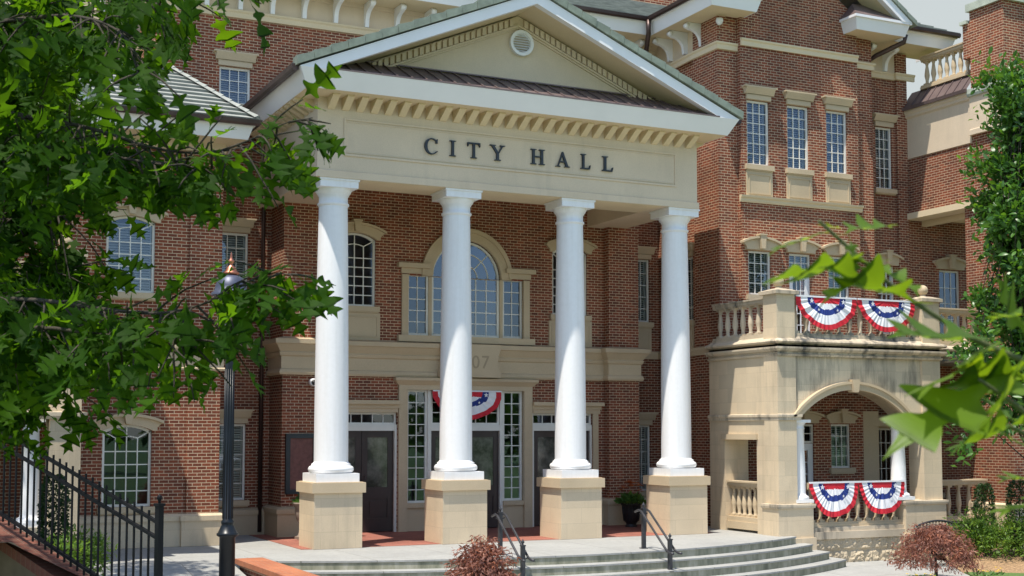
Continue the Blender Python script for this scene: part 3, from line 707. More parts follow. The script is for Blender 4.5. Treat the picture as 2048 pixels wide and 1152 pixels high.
for s_, e_ in ((1, EL_), (-1, ER)):
    g = MB()
    for i in range(12):
        y = 23.62+0.285*i; g.prism([(e_+s_*p[0], 8.115+p[1]) for p in MOD], y-0.068, y+0.068, 'y')
    g.build('modillion_course', 'trim', ent)
# ceiling inside portico
g = MB(); g.box(8.1, 14.8, 24.1, 26.45, 7.28, 7.32); P('portico_ceiling', g, 'trim')
# cornice: soffit, fascia, gutters
CL, CR, CF = 6.90, 16.0, 22.71
g = MB(); g.prism([(CL, 27.1), (CL, CF), (CR, CF), (CR, 27.1), (ER, 27.1), (ER-0.02, EF+0.02), (EL_+0.02, EF+0.02), (EL_, 27.1)], 8.331, 8.36, 'z'); P('portico_soffit', g, 'trim')
g = MB(); g.sweep([(CL, 27.1), (CL, CF), (CR, CF), (CR, 27.1)], [(0, 8.33), (0.015, 8.33), (0.19, 8.645), (0.19, 8.66), (0, 8.66)], 1); P('portico_fascia', g, 'fascia')
TIP = (8.66-8.66)
sl_ = 0.42
XL, XR, FY = CL-0.20, CR+0.20, CF-0.19
ridge = 8.70+sl_*(AX-XL)
# rake boards
def zr(x, base=8.645): return base+sl_*(min(x, 2*AX-x)-XL)
g = MB()
lo0 = 8.645
xs = 7.22
zb = lambda x: 8.655+0.425*(min(x, 2*AX-x)-xs)
zt_ = lambda x: 8.67+0.423*(min(x, 2*AX-x)-XL)
g.prism([(XL+0.02, 8.662), (xs, 8.662), (AX, zb(AX)), (2*AX-xs, 8.662), (2*AX-XL-0.02, 8.662), (AX, zt_(AX))], FY+0.01, FY+0.16)
P('rake_board', g, 'fascia')
# rake soffit
g = MB(); ty = 23.42
for s_ in (-1, 1):
    xe = AX+s_*(AX-xs)
    za, zc = 8.70, zb(AX)+0.02
    g.add([(xe, FY+0.15, za), (AX, FY+0.15, zc), (AX, ty+0.3, zc), (xe, ty+0.3, za)], [(0,1,2,3)])
P('rake_soffit', g, 'trim')
# tympanum with moulding and dentils
g = MB(); g.prism([(7.3, 8.72), (2*AX-7.3, 8.72), (AX, zb(AX)-0.02)], ty, ty+0.12); tym = P('tympanum', g, 'stucco')
g = MB()
for s_ in (-1, 1):
    def q(x, dz): return (AX+s_*(AX-x), zb(x)+dz)
    for d0, d1, yy in ((-0.185, -0.225, 0.07), (-0.225, -0.262, 0.035), (0.0, -0.185, 0.03)):
        g.prism([q(7.45, d0), q(AX, d0), q(AX, d1), q(7.45, d1)], ty-yy, ty+0.02)
    n = 27
    for i in range(n):
        x = 8.15+(AX-0.16-8.15)*i/(n-1)
        g.prism([q(x-0.04, -0.03), q(x+0.04, -0.03), q(x+0.04, -0.175), q(x-0.04, -0.175)], ty-0.085, ty-0.03)
g.build('raking_dentils', 'stucco', tym)
g = MB(); vx, vz = 11.52, 9.90
def ring(r0, r1, y0, y1):
    a_ = arc(vx, vz, r1, 0, 2*math.pi, 36)[:-1]; b_ = arc(vx, vz, r0, 0, 2*math.pi, 36)[:-1]
    vs = [(x, y0, z) for x, z in a_]+[(x, y0, z) for x, z in b_]+[(x, y1, z) for x, z in a_]+[(x, y1, z) for x, z in b_]
    fs = []
    for i in range(36):
        j = (i+1) % 36; fs += [(i, j, 36+j, 36+i), (i, 72+i, 72+j, j), (36+i, 36+j, 108+j, 108+i)]
    g.add(vs, fs)
ring(0.20, 0.26, ty-0.09, ty+0.01); ring(0.185, 0.20, ty-0.06, ty+0.01)
for i in range(8):
    z = vz-0.175+0.05*i; hw = math.sqrt(max(0.001, 0.195**2-(z+0.015-vz)**2))
    g.add([(vx-hw, ty-0.07, z), (vx+hw, ty-0.07, z), (vx+hw, ty-0.02, z+0.048), (vx-hw, ty-0.02, z+0.048)], [(0,1,2,3)])
vn = g.build('gable_vent', 'white', tym)
# metal skirt roof below the tympanum
g = MB(); y0, z0, y1, z1 = FY+0.05, 8.672, ty+0.02, 9.125
g.add([(6.95, y0, z0), (2*AX-6.95, y0, z0), (2*AX-6.95, y1, z1), (6.95, y1, z1)], [(0,1,2,3)])
x = 7.1
sv = Vector((0, y1-y0, z1-z0)); sn = Vector((0, -(z1-z0), y1-y0)).normalized()
while x < 2*AX-7.1:
    a0 = Vector((x, y0, z0)); b0 = a0+sv
    hgt = sn*0.028; wv = Vector((0.012, 0, 0))
    g.add([a0-wv, a0+wv, b0+wv, b0-wv, a0-wv+hgt, a0+wv+hgt, b0+wv+hgt, b0-wv+hgt], [(0,1,5,4), (4,5,6,7), (1,2,6,5), (3,0,4,7)])
    x += 0.295
g.box(7.2, 2*AX-7.2, FY-0.012, FY+0.06, 8.650, 8.675)
g.box(8.2, 2*AX-8.2, ty-0.06, ty-0.0, 9.12, 9.145)
sk = P('skirt_roof', g, 'standing')
# portico roof: two slopes and rake tiles
for s_ in (-1, 1):
    xe = AX+s_*(AX-XL+0.05)
    tiled_slope((xe, FY+0.12, 8.70), (xe, 27.2, 8.70), (AX, FY+0.12, 8.70+0.423*(AX-XL+0.05)+0.02), (AX, 27.2, 8.70+0.423*(AX-XL+0.05)+0.02), 18)
g = MB(); nt_ = 15; ang = math.atan(0.423); Ls = (AX-XL+0.06)/math.cos(ang); tl = Ls/nt_
rnd = random.Random(4)
for s_ in (-1, 1):
    for i in range(nt_):
        s0, s1 = i*tl, (i+1)*tl-0.008
        h0, h1 = 0.155+rnd.uniform(-0.006, 0.006), 0.130+rnd.uniform(-0.006, 0.006)
        pts = []
        for s, h in ((s0, 0.0), (s1, 0.0), (s1, h1), (s0, h0)):
            x = XL-0.06+s*math.cos(ang)-h*math.sin(ang)*0.3; z = 8.665+s*math.sin(ang)+h
            pts.append((AX+s_*(AX-x), z))
        yy = rnd.uniform(-0.008, 0.008)
        g.prism(pts, FY-0.04+yy, FY+0.20)
g.box(AX-0.12, AX+0.12, FY-0.05, 27.2, ridge+0.09, ridge+0.15)
P('rake_tiles', g, 'raketile')
g = MB(); g.sweep([(XL, 27.1), (XL, FY+0.1)], [(0, 8.60), (0.08, 8.58), (0.12, 8.62), (0.13, 8.70), (0, 8.71)], 1); P('gutter', g, 'bronze'); g = MB(); g.sweep([(2*AX-XL, FY+0.1), (2*AX-XL, 27.1)], [(0, 8.60), (0.08, 8.58), (0.12, 8.62), (0.13, 8.70), (0, 8.71)], 1)
P('gutter', g, 'bronze')

# lettering: serif capitals drawn as polygons in a unit-high box
def glyph(ch):
    T, t, S = 0.15, 0.075, 0.07        # thick, thin, serif height
    P_ = []
    def rect(x0, x1, z0, z1): P_.append([(x0, z0), (x1, z0), (x1, z1), (x0, z1)])
    def serif(xc, wd, z, up):
        if up: P_.append([(xc-wd, 0), (xc+wd, 0), (xc+wd, S*0.6), (xc+wd*0.45, S), (xc-wd*0.45, S), (xc-wd, S*0.6)])
        else: P_.append([(xc-wd, 1), (xc-wd, 1-S*0.6), (xc-wd*0.45, 1-S), (xc+wd*0.45, 1-S), (xc+wd, 1-S*0.6), (xc+wd, 1)])
    if ch == 'I': rect(0.15, 0.15+T, S, 1-S); serif(0.225, 0.2, 0, True); serif(0.225, 0.2, 0, False); wd = 0.45
    if ch == 'L':
        rect(0.12, 0.12+T, S, 1-S); serif(0.195, 0.19, 0, False); P_.append([(0.0, 0), (0.66, 0), (0.72, 0.28), (0.67, 0.28), (0.60, S+0.02), (0.0, S)]); wd = 0.74
    if ch == 'H':
        for x in (0.12, 0.68): rect(x, x+T, S, 1-S); serif(x+T/2, 0.19, 0, True); serif(x+T/2, 0.19, 0, False)
        rect(0.27, 0.68, 0.47, 0.47+t); wd = 0.95
    if ch == 'T':
        rect(0.345, 0.345+T, S, 1-S); serif(0.42, 0.2, 0, True); P_.append([(0.0, 1), (0.0, 0.74), (0.05, 0.74), (0.10, 1-S-0.02), (0.74, 1-S-0.02), (0.79, 0.74), (0.84, 0.74), (0.84, 1)]); wd = 0.84
    if ch == 'Y':
        rect(0.37, 0.37+T, S, 0.45); serif(0.445, 0.2, 0, True)
        P_.append([(0.37, 0.45), (0.37+T, 0.45), (0.22, 1-S*0.5), (0.05, 1-S*0.5)]); P_.append([(0.44, 0.42), (0.37+T, 0.45), (0.80, 1-S*0.5), (0.70, 1-S*0.5)])
        serif(0.14, 0.19, 0, False); serif(0.75, 0.16, 0, False); wd = 0.92
    if ch == 'A':
        P_.append([(0.10, S*0.5), (0.18, S*0.5), (0.47, 0.86), (0.44, 1)]); P_.append([(0.44, 1), (0.44, 0.80), (0.70, S*0.5), (0.86, S*0.5), (0.50, 1)])
        rect(0.25, 0.64, 0.30, 0.30+t); serif(0.14, 0.16, 0, True); serif(0.79, 0.18, 0, True); wd = 0.95
    if ch == 'C':
        n = 26; o = []; i2 = []
        for k in range(n+1):
            a = R(42+(318-42)*k/n); th = 0.06+0.10*max(0, -math.cos(a))**0.8 + 0.015
            o.append((0.45+0.45*math.cos(a), 0.5+0.52*math.sin(a))); i2.append((0.45+(0.45-th)*math.cos(a), 0.5+(0.52-max(0.055, th*0.75))*math.sin(a)))
        P_.append(o+list(reversed(i2))); P_.append([(0.70, 0.72), (0.82, 0.70), (0.83, 0.98), (0.79, 0.98), (0.76, 0.90)]); P_.append([(0.76, 0.12), (0.84, 0.20), (0.82, 0.24), (0.74, 0.16)]); wd = 0.85
    return P_, wd
for ch, xa, xb in (('C', 9.39, 9.665), ('I', 9.905, 10.05), ('T', 10.29, 10.56), ('Y', 10.785, 11.10), ('H', 11.665, 11.98), ('A', 12.235, 12.54), ('L', 12.80, 13.035), ('L', 13.30, 13.565)):
    polys, wd = glyph(ch); g = MB(); s_ = (xb-xa)/wd; hh = 0.305
    yo = 0.0
    for k, p in enumerate(polys): g.prism([(xa+x*s_, 7.445+z*hh) for x, z in p], EF-0.045-0.0012*k, EF+0.004)
    o = P('letter', g, 'letter')
# columns
def make_column(cx):
    g = MB()
    prof = []
    for i in range(13):
        t = i/12; r = 0.318-0.048*(t**1.7); prof.append((r, 1.57+4.78*t))
    g.lathe(prof, n=40)
    o = P('column', g, 'colpaint', loc=(cx, 23.66, 0))
    g = MB(); h = 0.46
    g.box(-h, h, -h, h, 0, 1.01); ped = g.build('pedestal', 'block', o)
    g = MB(); h = 0.51; g.prism([(-h, -h), (h, -h), (h, h), (-h, h)], 1.01, 1.195, 'z'); g.box(-0.47, 0.47, -0.47, 0.47, 1.195, 1.205); g.build('pedestal_cap', 'stone', o)
    g = MB(); h = 0.415; g.box(-h, h, -h, h, 1.205, 1.36)
    tor = [(0.335, 1.36)] + [(0.355+0.068*math.cos(R(a)), 1.43+0.068*math.sin(R(a))) for a in range(-80, 81, 16)] + [(0.365, 1.505), (0.362, 1.53), (0.335, 1.545), (0.318, 1.572)]
    g.lathe(tor, n=40); g.build('column_base', 'colpaint', o)
    g = MB()
    cap = [(0.270, 6.34), (0.285, 6.352), (0.298, 6.37), (0.298, 6.395), (0.272, 6.41), (0.272, 6.53), (0.29, 6.545), (0.29, 6.56), (0.305, 6.575), (0.33, 6.61), (0.345, 6.65), (0.345, 6.665)]
    g.lathe(cap, n=40); h = 0.37
    g.box(-h, h, -h, h, 6.665, 6.79); g.box(-h-0.02, h+0.02, -h-0.02, h+0.02, 6.79, 6.828); g.build('capital', 'colpaint', o)
    return o
C0 = make_column(7.71)
for x in (10.235, 12.765, 15.30):
    c = copy_tree(C0); c.location.x = x-11.5

# ------------------------------------------------------------------ right tower
TX, TP, TB = 17.1, 24.45, 24.30
bays = (17.99, 19.12, 20.25)
hol = []
for x in bays: hol += [(x-0.31, x+0.31, 8.16, 9.65), (x-0.31, x+0.31, 5.20 if x != bays[1] else 4.05, 6.20)]
hol += [(19.94, 20.51, 1.28, 2.29), (18.79, 19.46, 0.1, 2.29)]
TBZ = 12.0
g = MB(); wall(g, 17.52, 20.89, -0.2, TBZ, hol, TB, 0.16); g.prism([(17.52, TBZ), (20.89, TBZ), (19.2, TBZ+1.1)], TB, TB+0.05); P('brick_wall', g, 'brick')
brickwall_left(17.52, TB, TP, 0, 12.0); g = MB(); g.quad((20.89, TB, 0), (20.89, TP, 0), (20.89, TP, 12), (20.89, TB, 12)); P('brick_wall', g, 'brick')
brickwall(17.0, 17.52, TP, 0, 11.55); brickwall(20.89, 21.46, TP, 0, 11.55)
brickwall_left(17.0, TP, 25.45, 0, 11.55)
g = MB(); g.quad((17.0, 25.45, 0), (17.12, 25.45, 0), (17.12, 25.45, 11), (17.0, 25.45, 11)); P('brick_wall', g, 'brick')
brickwall_left(17.12, 25.45, MY, 0, 11.0, [(25.70, 26.25, 4.70, 6.20)])
g = MB(); g.quad((21.46, TP, 0), (21.46, 25.0, 0), (21.46, 25.0, 11.5), (21.46, TP, 11.5)); P('brick_wall', g, 'brick')
window(17.12, 25.975, 4.70, 0.55, 1.50, 3, 5, rz=LFT, head=head_flat(0.55, 1.50), apron=0.70)
for x in bays:
    window(x, TB, 8.16, 0.62, 1.49, 3, 6, head=head_flat(0.62, 1.49), apron=0.74, aw=0.72)
for x in (bays[0], bays[2]): window(x, TB, 5.20, 0.62, 1.0, 3, 4, head=head_seg(0.62, 1.02, 0.10, 0.19, 0.17, flat=True))
window(bays[1], TB, 5.79, 0.62, 0.41, 3, 2, head=head_seg(0.62, 0.43, 0.10, 0.19, 0.17, flat=True), sill=False, name='transom')
window(20.225, TB, 1.28, 0.57, 1.01, 3, 4, head=head_seg(0.57, 1.03, 0.08, 0.19, 0.17, flat=True))
window(19.125, TB, 1.86, 0.66, 0.43, 3, 2, sill=False, name='transom', shutters=False, head=head_seg(0.66, 0.45, 0.08, 0.19, 0.17, flat=True))
def glazed_door(xc, z0, h, wd):
    g = MB(); y = TB+0.06; hw = wd/2
    for a, b in ((-hw, -hw+0.14), (hw-0.14, hw)): g.box(xc+a, xc+b, y, y+0.05, z0, z0+h)
    g.box(xc-hw+0.14, xc+hw-0.14, y, y+0.05, z0, z0+0.25); g.box(xc-hw+0.14, xc+hw-0.14, y, y+0.05, z0+h-0.16, z0+h)
    for i in (1, 2): xx = xc-hw+0.14+(wd-0.28)*i/3; g.box(xx-0.009, xx+0.009, y+0.005, y+0.04, z0+0.25, z0+h-0.16)
    for j in range(1, 5): zz = z0+0.25+(h-0.41)*j/5; g.box(xc-hw+0.14, xc+hw-0.14, y+0.007, y+0.038, zz-0.009, zz+0.009)
    o = P('balcony_door', g, 'white')
    g = MB(); g.quad((xc-hw+0.14, y+0.025, z0+0.25), (xc+hw-0.14, y+0.025, z0+0.25), (xc+hw-0.14, y+0.025, z0+h-0.16), (xc-hw+0.14, y+0.025, z0+h-0.16)); g.build('pane', 'glass', o)
    g = MB(); g.quad((xc-hw, y+0.35, z0), (xc+hw, y+0.35, z0), (xc+hw, y+0.35, z0+h), (xc-hw, y+0.35, z0+h)); g.build('interior_recess', 'dark', o)
glazed_door(bays[1], 4.05, 1.73, 0.62); glazed_door(19.125, 0.1, 1.75, 0.66)
moulding('stone_belt', [(17.45, TB), (20.95, TB)], [(0, 7.29), (0.03, 7.29), (0.05, 7.33), (0.05, 7.37), (0.09, 7.40), (0.10, 7.44), (0, 7.455)], 'trim')
moulding('stone_belt', [(17.12, MY), (17.12, 25.45), (17.0, 25.45), (17.0, TP), (17.3, TP)], THIN)
moulding('stone_band', [(17.12, MY), (17.0, 25.4), (17.0, TP), (17.52, TP)], up_(BAND, 10.77), 'trim')
moulding('stone_band', [(17.52, TB), (20.89, TB)], up_(BAND, 10.88), 'trim')
moulding('stone_band', [(20.89, TP), (21.46, TP), (21.46, 25.0)], up_(BAND, 10.80), 'trim')
g = MB(); g.box(17.10, 17.2, 24.95, MY, 10.95, 11.55); P('stucco_frieze', g, 'stucco')
for y in (25.15, 25.85, 26.5): bracket(17.1, y, rz=LFT)
# right cornice return with its little metal roof, gable rake and roof behind
g = MB(); g.sweep([(20.52, 24.35), (20.52, 23.85), (21.95, 23.85), (21.95, 24.2)], FAS, 1); P('eave_fascia', g, 'fascia')
g = MB(); g.prism([(20.52, 24.40), (20.52, 23.85), (21.95, 23.85), (21.95, 25.0), (21.47, 25.0), (21.47, 24.42)], 11.533, 11.56, 'z'); P('eave_soffit', g, 'trim')
for xa, xb in ((20.38, 22.09), (16.31, 17.76)):
    g = MB(); yf = 23.71; yb = TB+0.02
    g.add([(xa, yf, 11.865), (xb, yf, 11.865), (xb, yb, 11.865), (xa, yb, 11.865), (xa+0.42, yb, 12.32), (xb-0.42, yb, 12.32)], [(0, 1, 5, 4), (0, 4, 3), (1, 2, 5)]); P('return_roof', g, 'standing')
g = MB(); gx, slp = 19.2, 0.72
for s_ in (-1, 1):
    def q(dx, dz): return (gx+s_*dx, 11.87+slp*(2.55-dx)+dz)
    g.prism([q(2.89, 0.22), q(2.58, 0.0), q(0, 0.0), q(0, 0.25)], 23.70, 23.84)
P('rake_board', g, 'fascia')
g = MB()
for s_ in (-1, 1):
    def q(dx, dz): return (gx+s_*dx, 11.87+slp*(2.55-dx)+dz)
    g.add([(q(2.56, 0.01)[0], 23.83, q(2.56, 0.01)[1]), (gx, 23.83, q(0, 0.01)[1]), (gx, TB+0.05, q(0, 0.01)[1]), (q(2.56, 0.01)[0], TB+0.05, q(2.56, 0.01)[1])], [(0,1,2,3)])
    for i in range(10):
        a, b = 3.0-0.3*i, 3.0-0.3*(i+1)+0.01; g.prism([q(a, 0.235), q(b, 0.235), q(b, 0.34), q(a, 0.36)], 23.66, 23.9, mi=1)
P('gable_soffit', g, ['trim', 'raketile'])
tiled_slope((22.25, 23.8, 11.88), (22.25, 27.5, 11.88), (19.2, 23.8, 14.1), (19.2, 27.5, 14.1), 11)
# recessed wall right of the tower
RY = 25.0
hol = [(22.03, 22.55, 8.08, 9.62), (22.03, 22.55, 4.5, 6.17), (24.0, 24.7, 4.5, 6.17), (21.9, 22.45, 0.25, 2.2), (23.2, 23.9, 0.6, 2.2)]
brickwall(21.46, 23.0, RY, 0, 10.9, [h for h in hol if h[0] < 22.9]); brickwall(23.0, 26.5, RY, -0.2, 7.6, [h for h in hol if h[0] > 23])
g = MB(); g.box(22.66, 22.98, RY-0.09, RY+0.02, 3.9, 11.5); P('brick_pilaster', g, 'brick')
window(22.29, RY, 8.08, 0.52, 1.54, 3, 6, head=head_flat(0.52, 1.54)); window(22.29, RY, 4.5, 0.52, 1.67, 3, 5, head=head_seg(0.52, 1.69, 0.10, 0.19, 0.17, flat=True), shutters=False)
window(24.35, RY, 4.5, 0.70, 1.67, 3, 4, head=head_seg(0.70, 1.69, 0.10, 0.19, 0.17, flat=True), shutters=False)
window(22.175, RY, 0.25, 0.55, 1.95, 3, 6, shutters=False, sill=False, head=head_flat(0.55, 1.95)); window(23.55, RY, 0.6, 0.70, 1.6, 4, 5, shutters=False)
moulding('stone_band', [(21.5, RY), (22.66, RY), (22.66, RY-0.09), (23.2, RY-0.09)], up_(BAND, 10.83), 'trim')
g = MB(); g.box(21.46, 22.66, RY-0.02, RY+0.1, 11.0, 11.55); P('stucco_frieze', g, 'stucco')
for x in (21.62, 22.32): bracket(x, RY)
g = MB(); g.sweep([(22.0, 24.22), (23.75, 24.22), (23.75, 25.4)], FAS, 1); P('eave_fascia', g, 'fascia')
g = MB(); g.box(21.4, 23.75, 24.22, 25.2, 11.535, 11.555); P('eave_soffit', g, 'trim')
g = MB(); g.sweep([(22.1, 24.08), (23.9, 24.08)], [(0, 11.82), (0.06, 11.80), (0.10, 11.83), (0.11, 11.90), (0, 11.91)], 1); P('gutter', g, 'bronze')
tiled_slope((22.0, 24.04, 11.88), (23.92, 24.04, 11.88), (22.0, 25.6, 12.72), (22.4, 25.6, 12.72), 7)
# downspouts
def downspout(pts, r=0.045, mat='bronze'):
    g = MB(); g.tube(pts, r, 8)
    for p in pts[1:-1]: pass
    P('downspout', g, mat)
downspout([(EX-0.20, EY-0.22, 11.82), (EX-0.20, EY-0.22, 11.50), (16.6, 26.9, 11.15), (16.75, 27.1, 10.95), (16.75, 27.1, 8.6)], 0.06)
downspout([(22.05, 23.9, 11.62), (22.05, 23.95, 11.45), (21.75, 24.6, 11.25), (21.55, 24.9, 11.05), (21.55, 24.9, 8.0)], 0.06)
downspout([(7.30, 26.95, 8.1), (7.30, 27.08, 7.8), (7.30, 27.1, 0.05)], 0.045)
downspout([(5.12, 27.5, 11.6), (5.12, 27.5, 9.4)], 0.06)

# ------------------------------------------------------------------ right wing (faces left)
WX = 23.0
brickwall_left(WX, 21.78, 24.98, 7.50, 8.87)
g = MB(); g.box(WX-0.03, WX+0.35, 22.80, 24.98, 8.87, 9.90); g.sweep([(WX-0.03, 24.98), (WX-0.03, 22.80)], [(0, 9.86), (0.05, 9.90), (0.05, 9.96), (0.09, 10.0), (0.09, 10.07), (0, 10.08)], 1); P('stucco_panel', g, 'stucco')
g = MB(); g.box(WX-0.06, WX+0.5, 21.74, 22.80, 9.03, 9.94); g.sweep([(WX-0.06, 22.80), (WX-0.06, 21.74), (WX+0.9, 21.74)], [(0, 9.03), (0.035, 9.03), (0.035, 9.15), (0, 9.17)], 1); P('stucco_panel', g, 'stucco')
g = MB(); g.sweep([(WX-0.06, 22.82), (WX-0.06, 21.74), (WX+1.2, 21.74)], [(0, 9.94), (0.05, 9.94), (0.07, 10.0), (0.07, 10.11), (0, 10.115)], 1); P('stone_band', g, 'copper_green')
g = MB(); g.box(WX, WX+1.3, 21.78, 22.80, 10.1, 11.98); g.box(WX+0.01, WX+1.0, 22.80, 23.03, 10.9, 11.72); g.box(WX, WX+1.3, 21.78, 24.0, 8.87, 9.03); P('brick_pier', g, 'brick')
g = MB(); g.box(WX-0.07, WX+1.4, 21.70, 22.86, 11.98, 12.16); g.box(WX-0.05, WX+1.0, 22.86, 23.08, 11.72, 11.80); P('pier_cap', g, 'copper_green')
g = MB(); y0, y1 = 24.99, 22.80
g.add([(WX-0.14, y0, 10.13), (WX-0.14, y1, 10.13), (WX+0.22, y1, 10.58), (WX+0.22, y0, 10.58)], [(0,1,2,3)])
y = 22.95
while y < 24.9:
    a0 = Vector((WX-0.14, y, 10.13)); b0 = Vector((WX+0.22, y, 10.58)); hgt = Vector((-0.02, 0, 0.018)); wv = Vector((0, 0.011, 0))
    g.add([a0-wv, a0+wv, b0+wv, b0-wv, a0-wv+hgt, a0+wv+hgt, b0+wv+hgt, b0-wv+hgt], [(0,1,5,4), (4,5,6,7), (1,2,6,5), (3,0,4,7)]); y += 0.28
g.sweep([(WX-0.13, y0), (WX-0.13, y1)], [(0, 10.06), (0.05, 10.05), (0.06, 10.13), (0, 10.14)], 1)
P('skirt_roof', g, 'standing')
g = MB(); g.box(WX-0.08, WX+0.4, 21.70, 24.98, 7.35, 7.50); g.box(WX+0.4, 25.5, 21.7, 24.98, 7.40, 7.48); g.box(WX+0.45, WX+0.6, 23.1, 24.98, 7.22, 7.40); P('stone_beam', g, 'trim')
brickwall_left(WX, 21.78, 23.08, -0.2, 7.35)
g = MB(); g.quad((WX, 21.78, -0.5), (WX+3, 21.78, -0.5), (WX+3, 21.78, 9.03), (WX, 21.78, 9.03)); g.quad((WX, 23.08, 0), (WX+0.6, 23.08, 0), (WX+0.6, 23.08, 7.35), (WX, 23.08, 7.35)); g.quad((WX+1.3, 21.79, 9.0), (WX+3, 21.79, 9.0), (WX+3, 21.79, 11.0), (WX+1.3, 21.79, 11.0)); P('brick_wall', g, 'brick')
moulding('stone_base', [(WX, 23.08), (WX, 21.78), (WX+3, 21.78)], up_(BASE, -0.08), 'block')

g = MB(); g.box(WX+0.01, 26.5, 22.2, 24.99, 3.76, 4.0); P('balcony_floor', g, 'concrete')

# ------------------------------------------------------------------ balusters and balustrades
BAL = [(0.055, 0), (0.055, 0.06), (0.035, 0.075), (0.042, 0.10), (0.035, 0.12), (0.06, 0.24), (0.063, 0.29), (0.05, 0.40), (0.032, 0.54), (0.034, 0.57), (0.045, 0.585), (0.035, 0.60), (0.055, 0.62), (0.055, 0.66)]
_bal = {}
def balustrade(name, p, q, z, h, n, mat, rail=0.10, plinth=0.10, wd=0.11):
    """rail object with baluster sub-parts between plan points p and q; z floor"""
    p, q = Vector((*p, 0)), Vector((*q, 0)); d = q-p; Lg = d.length; a = math.atan2(d.y, d.x)
    g = MB(); g.box(0, Lg, -wd, wd, h-rail, h-0.035); g.box(0, Lg, -wd-0.025, wd+0.025, h-0.035, h); g.box(0, Lg, -wd*0.8, wd*0.8, h-rail-0.03, h-rail)
    o = P(name, g, mat, loc=(p.x, p.y, z), rz=a)
    g = MB(); g.box(0, Lg, -wd-0.02, wd+0.02, 0, plinth*0.6); g.box(0, Lg, -wd, wd, plinth*0.6, plinth); g.build('plinth', mat, o)
    hb = h-rail-0.03-plinth; key = (round(hb, 3), mat)
    if key not in _bal:
        s_ = hb/0.66; g = MB(); g.box(-0.065, 0.065, -0.065, 0.065, 0, 0.05*s_); g.box(-0.06, 0.06, -0.06, 0.06, 0.62*s_, hb); g.lathe([(r, zz*s_) for r, zz in BAL], n=14); b = g.build('baluster', mat, o); _bal[key] = b.data; first = b
    for i in range(n):
        b = bpy.data.objects.new('baluster', _bal[key]) if not (i == 0 and 'first' in locals()) else first
        if b.name not in COL.objects: COL.objects.link(b)
        b.parent = o; b.location = (Lg*(i+0.5)/n, 0, plinth)
    return o
balustrade('roof_balustrade', (WX+0.26, 24.6), (WX+0.26, 23.03), 10.56, 0.82, 7, 'stone')

# ------------------------------------------------------------------ right porch with balcony
QY, QX = 21.97, 16.70
g = MB()
# front wall sheet with arch (solid): springing 2.37, crown 3.0
ac = 18.645; hw = 1.45; rise = 0.62
low = [(ac+x, z) for x, z in seg_arc(hw, rise, 2.38, 24)]
g.prism([(17.14, 3.75), (17.14, 2.38)] + list(reversed(low)) + [(20.55, 2.38), (20.55, 3.75)], QY+0.05, QY+0.45)
P('porch_front_wall', g, 'stain')
g = MB()
g.box(16.67, 17.14, QY, QY+0.46, 0.62, 3.75); g.box(16.70, 17.1, QY+0.46, 22.74, 0.55, 1.96); P('porch_pier', g, 'block')
g = MB(); g.box(20.55, 21.06, QY, QY+0.46, 0.62, 3.75); P('porch_pier', g, 'block')
g = MB()   # left side wall with window opening
wall(g, -24.46, -(QY+0.46), -0.1, 3.75, [(-23.90, -22.745, -0.1, 1.95)], 0.0, 0.62); P('porch_side_wall', g, 'block', loc=(QX, 0, 0), rz=LFT)
g = MB(); g.box(QX-0.05, QX+0.3, 22.70, 23.98, 1.955, 2.07); P('opening_lintel', g, 'stone')
moulding('impost_band', [(QX, 24.46), (QX, QY), (17.2, QY), (17.2, QY+0.3)], [(0, 2.36), (0.035, 2.36), (0.035, 2.41), (0.055, 2.43), (0.055, 2.475), (0, 2.49)], 'dirty')
moulding('impost_band', [(20.1, QY+0.3), (20.1, QY), (21.06, QY), (21.06, 22.6)], [(0, 2.36), (0.035, 2.36), (0.035, 2.41), (0.055, 2.43), (0.055, 2.475), (0, 2.49)], 'stone')
g = MB(); o_ = [(ac+x, z) for x, z in seg_arc(hw+0.13, rise+0.10, 2.42, 24)]
g.prism(o_+list(reversed(low)), QY-0.03, QY+0.46)
o2 = [(ac+x, z) for x, z in seg_arc(hw+0.17, rise+0.12, 2.44, 24)]; i2 = [(ac+x, z) for x, z in seg_arc(hw+0.11, rise+0.085, 2.42, 24)]
g.prism(o2+list(reversed(i2)), QY-0.055, QY+0.1)
g.prism([(ac-0.06, 2.95), (ac+0.06, 2.95), (ac+0.10, 3.22), (ac-0.10, 3.22)], QY-0.10, QY+0.1); P('arch_surround', g, 'stone')
CORN = [(0, 3.68), (0.035, 3.68), (0.055, 3.72), (0.02, 3.735), (0.02, 3.77), (0.075, 3.785), (0.115, 3.83), (0.115, 3.865), (0.0, 3.88), (0, 3.92)]
moulding('porch_cornice', [(QX, 24.46), (QX, QY), (21.06, QY), (21.06, 22.6), (23.0, 22.6)], CORN, 'dirty')
g = MB(); g.sweep([(QX, 24.46), (QX, QY), (21.06, QY), (21.06, 22.6), (23.0, 22.6)], [(-0.30, 3.91), (0.0, 3.915), (0.0, 3.94), (0.09, 3.945), (0.12, 3.98), (0.09, 4.02), (0.0, 4.05), (-0.05, 4.09), (-0.30, 4.09)], 1); P('parapet_base', g, 'dirty')
g = MB(); g.prism([(QX+0.1, 24.3), (QX+0.1, QY+0.3), (20.9, QY+0.3), (20.9, 22.75), (23.0, 22.75), (23.0, 24.98), (20.9, 24.98), (20.9, 24.3)], 3.76, 4.03, 'z'); P('balcony_floor', g, 'concrete')
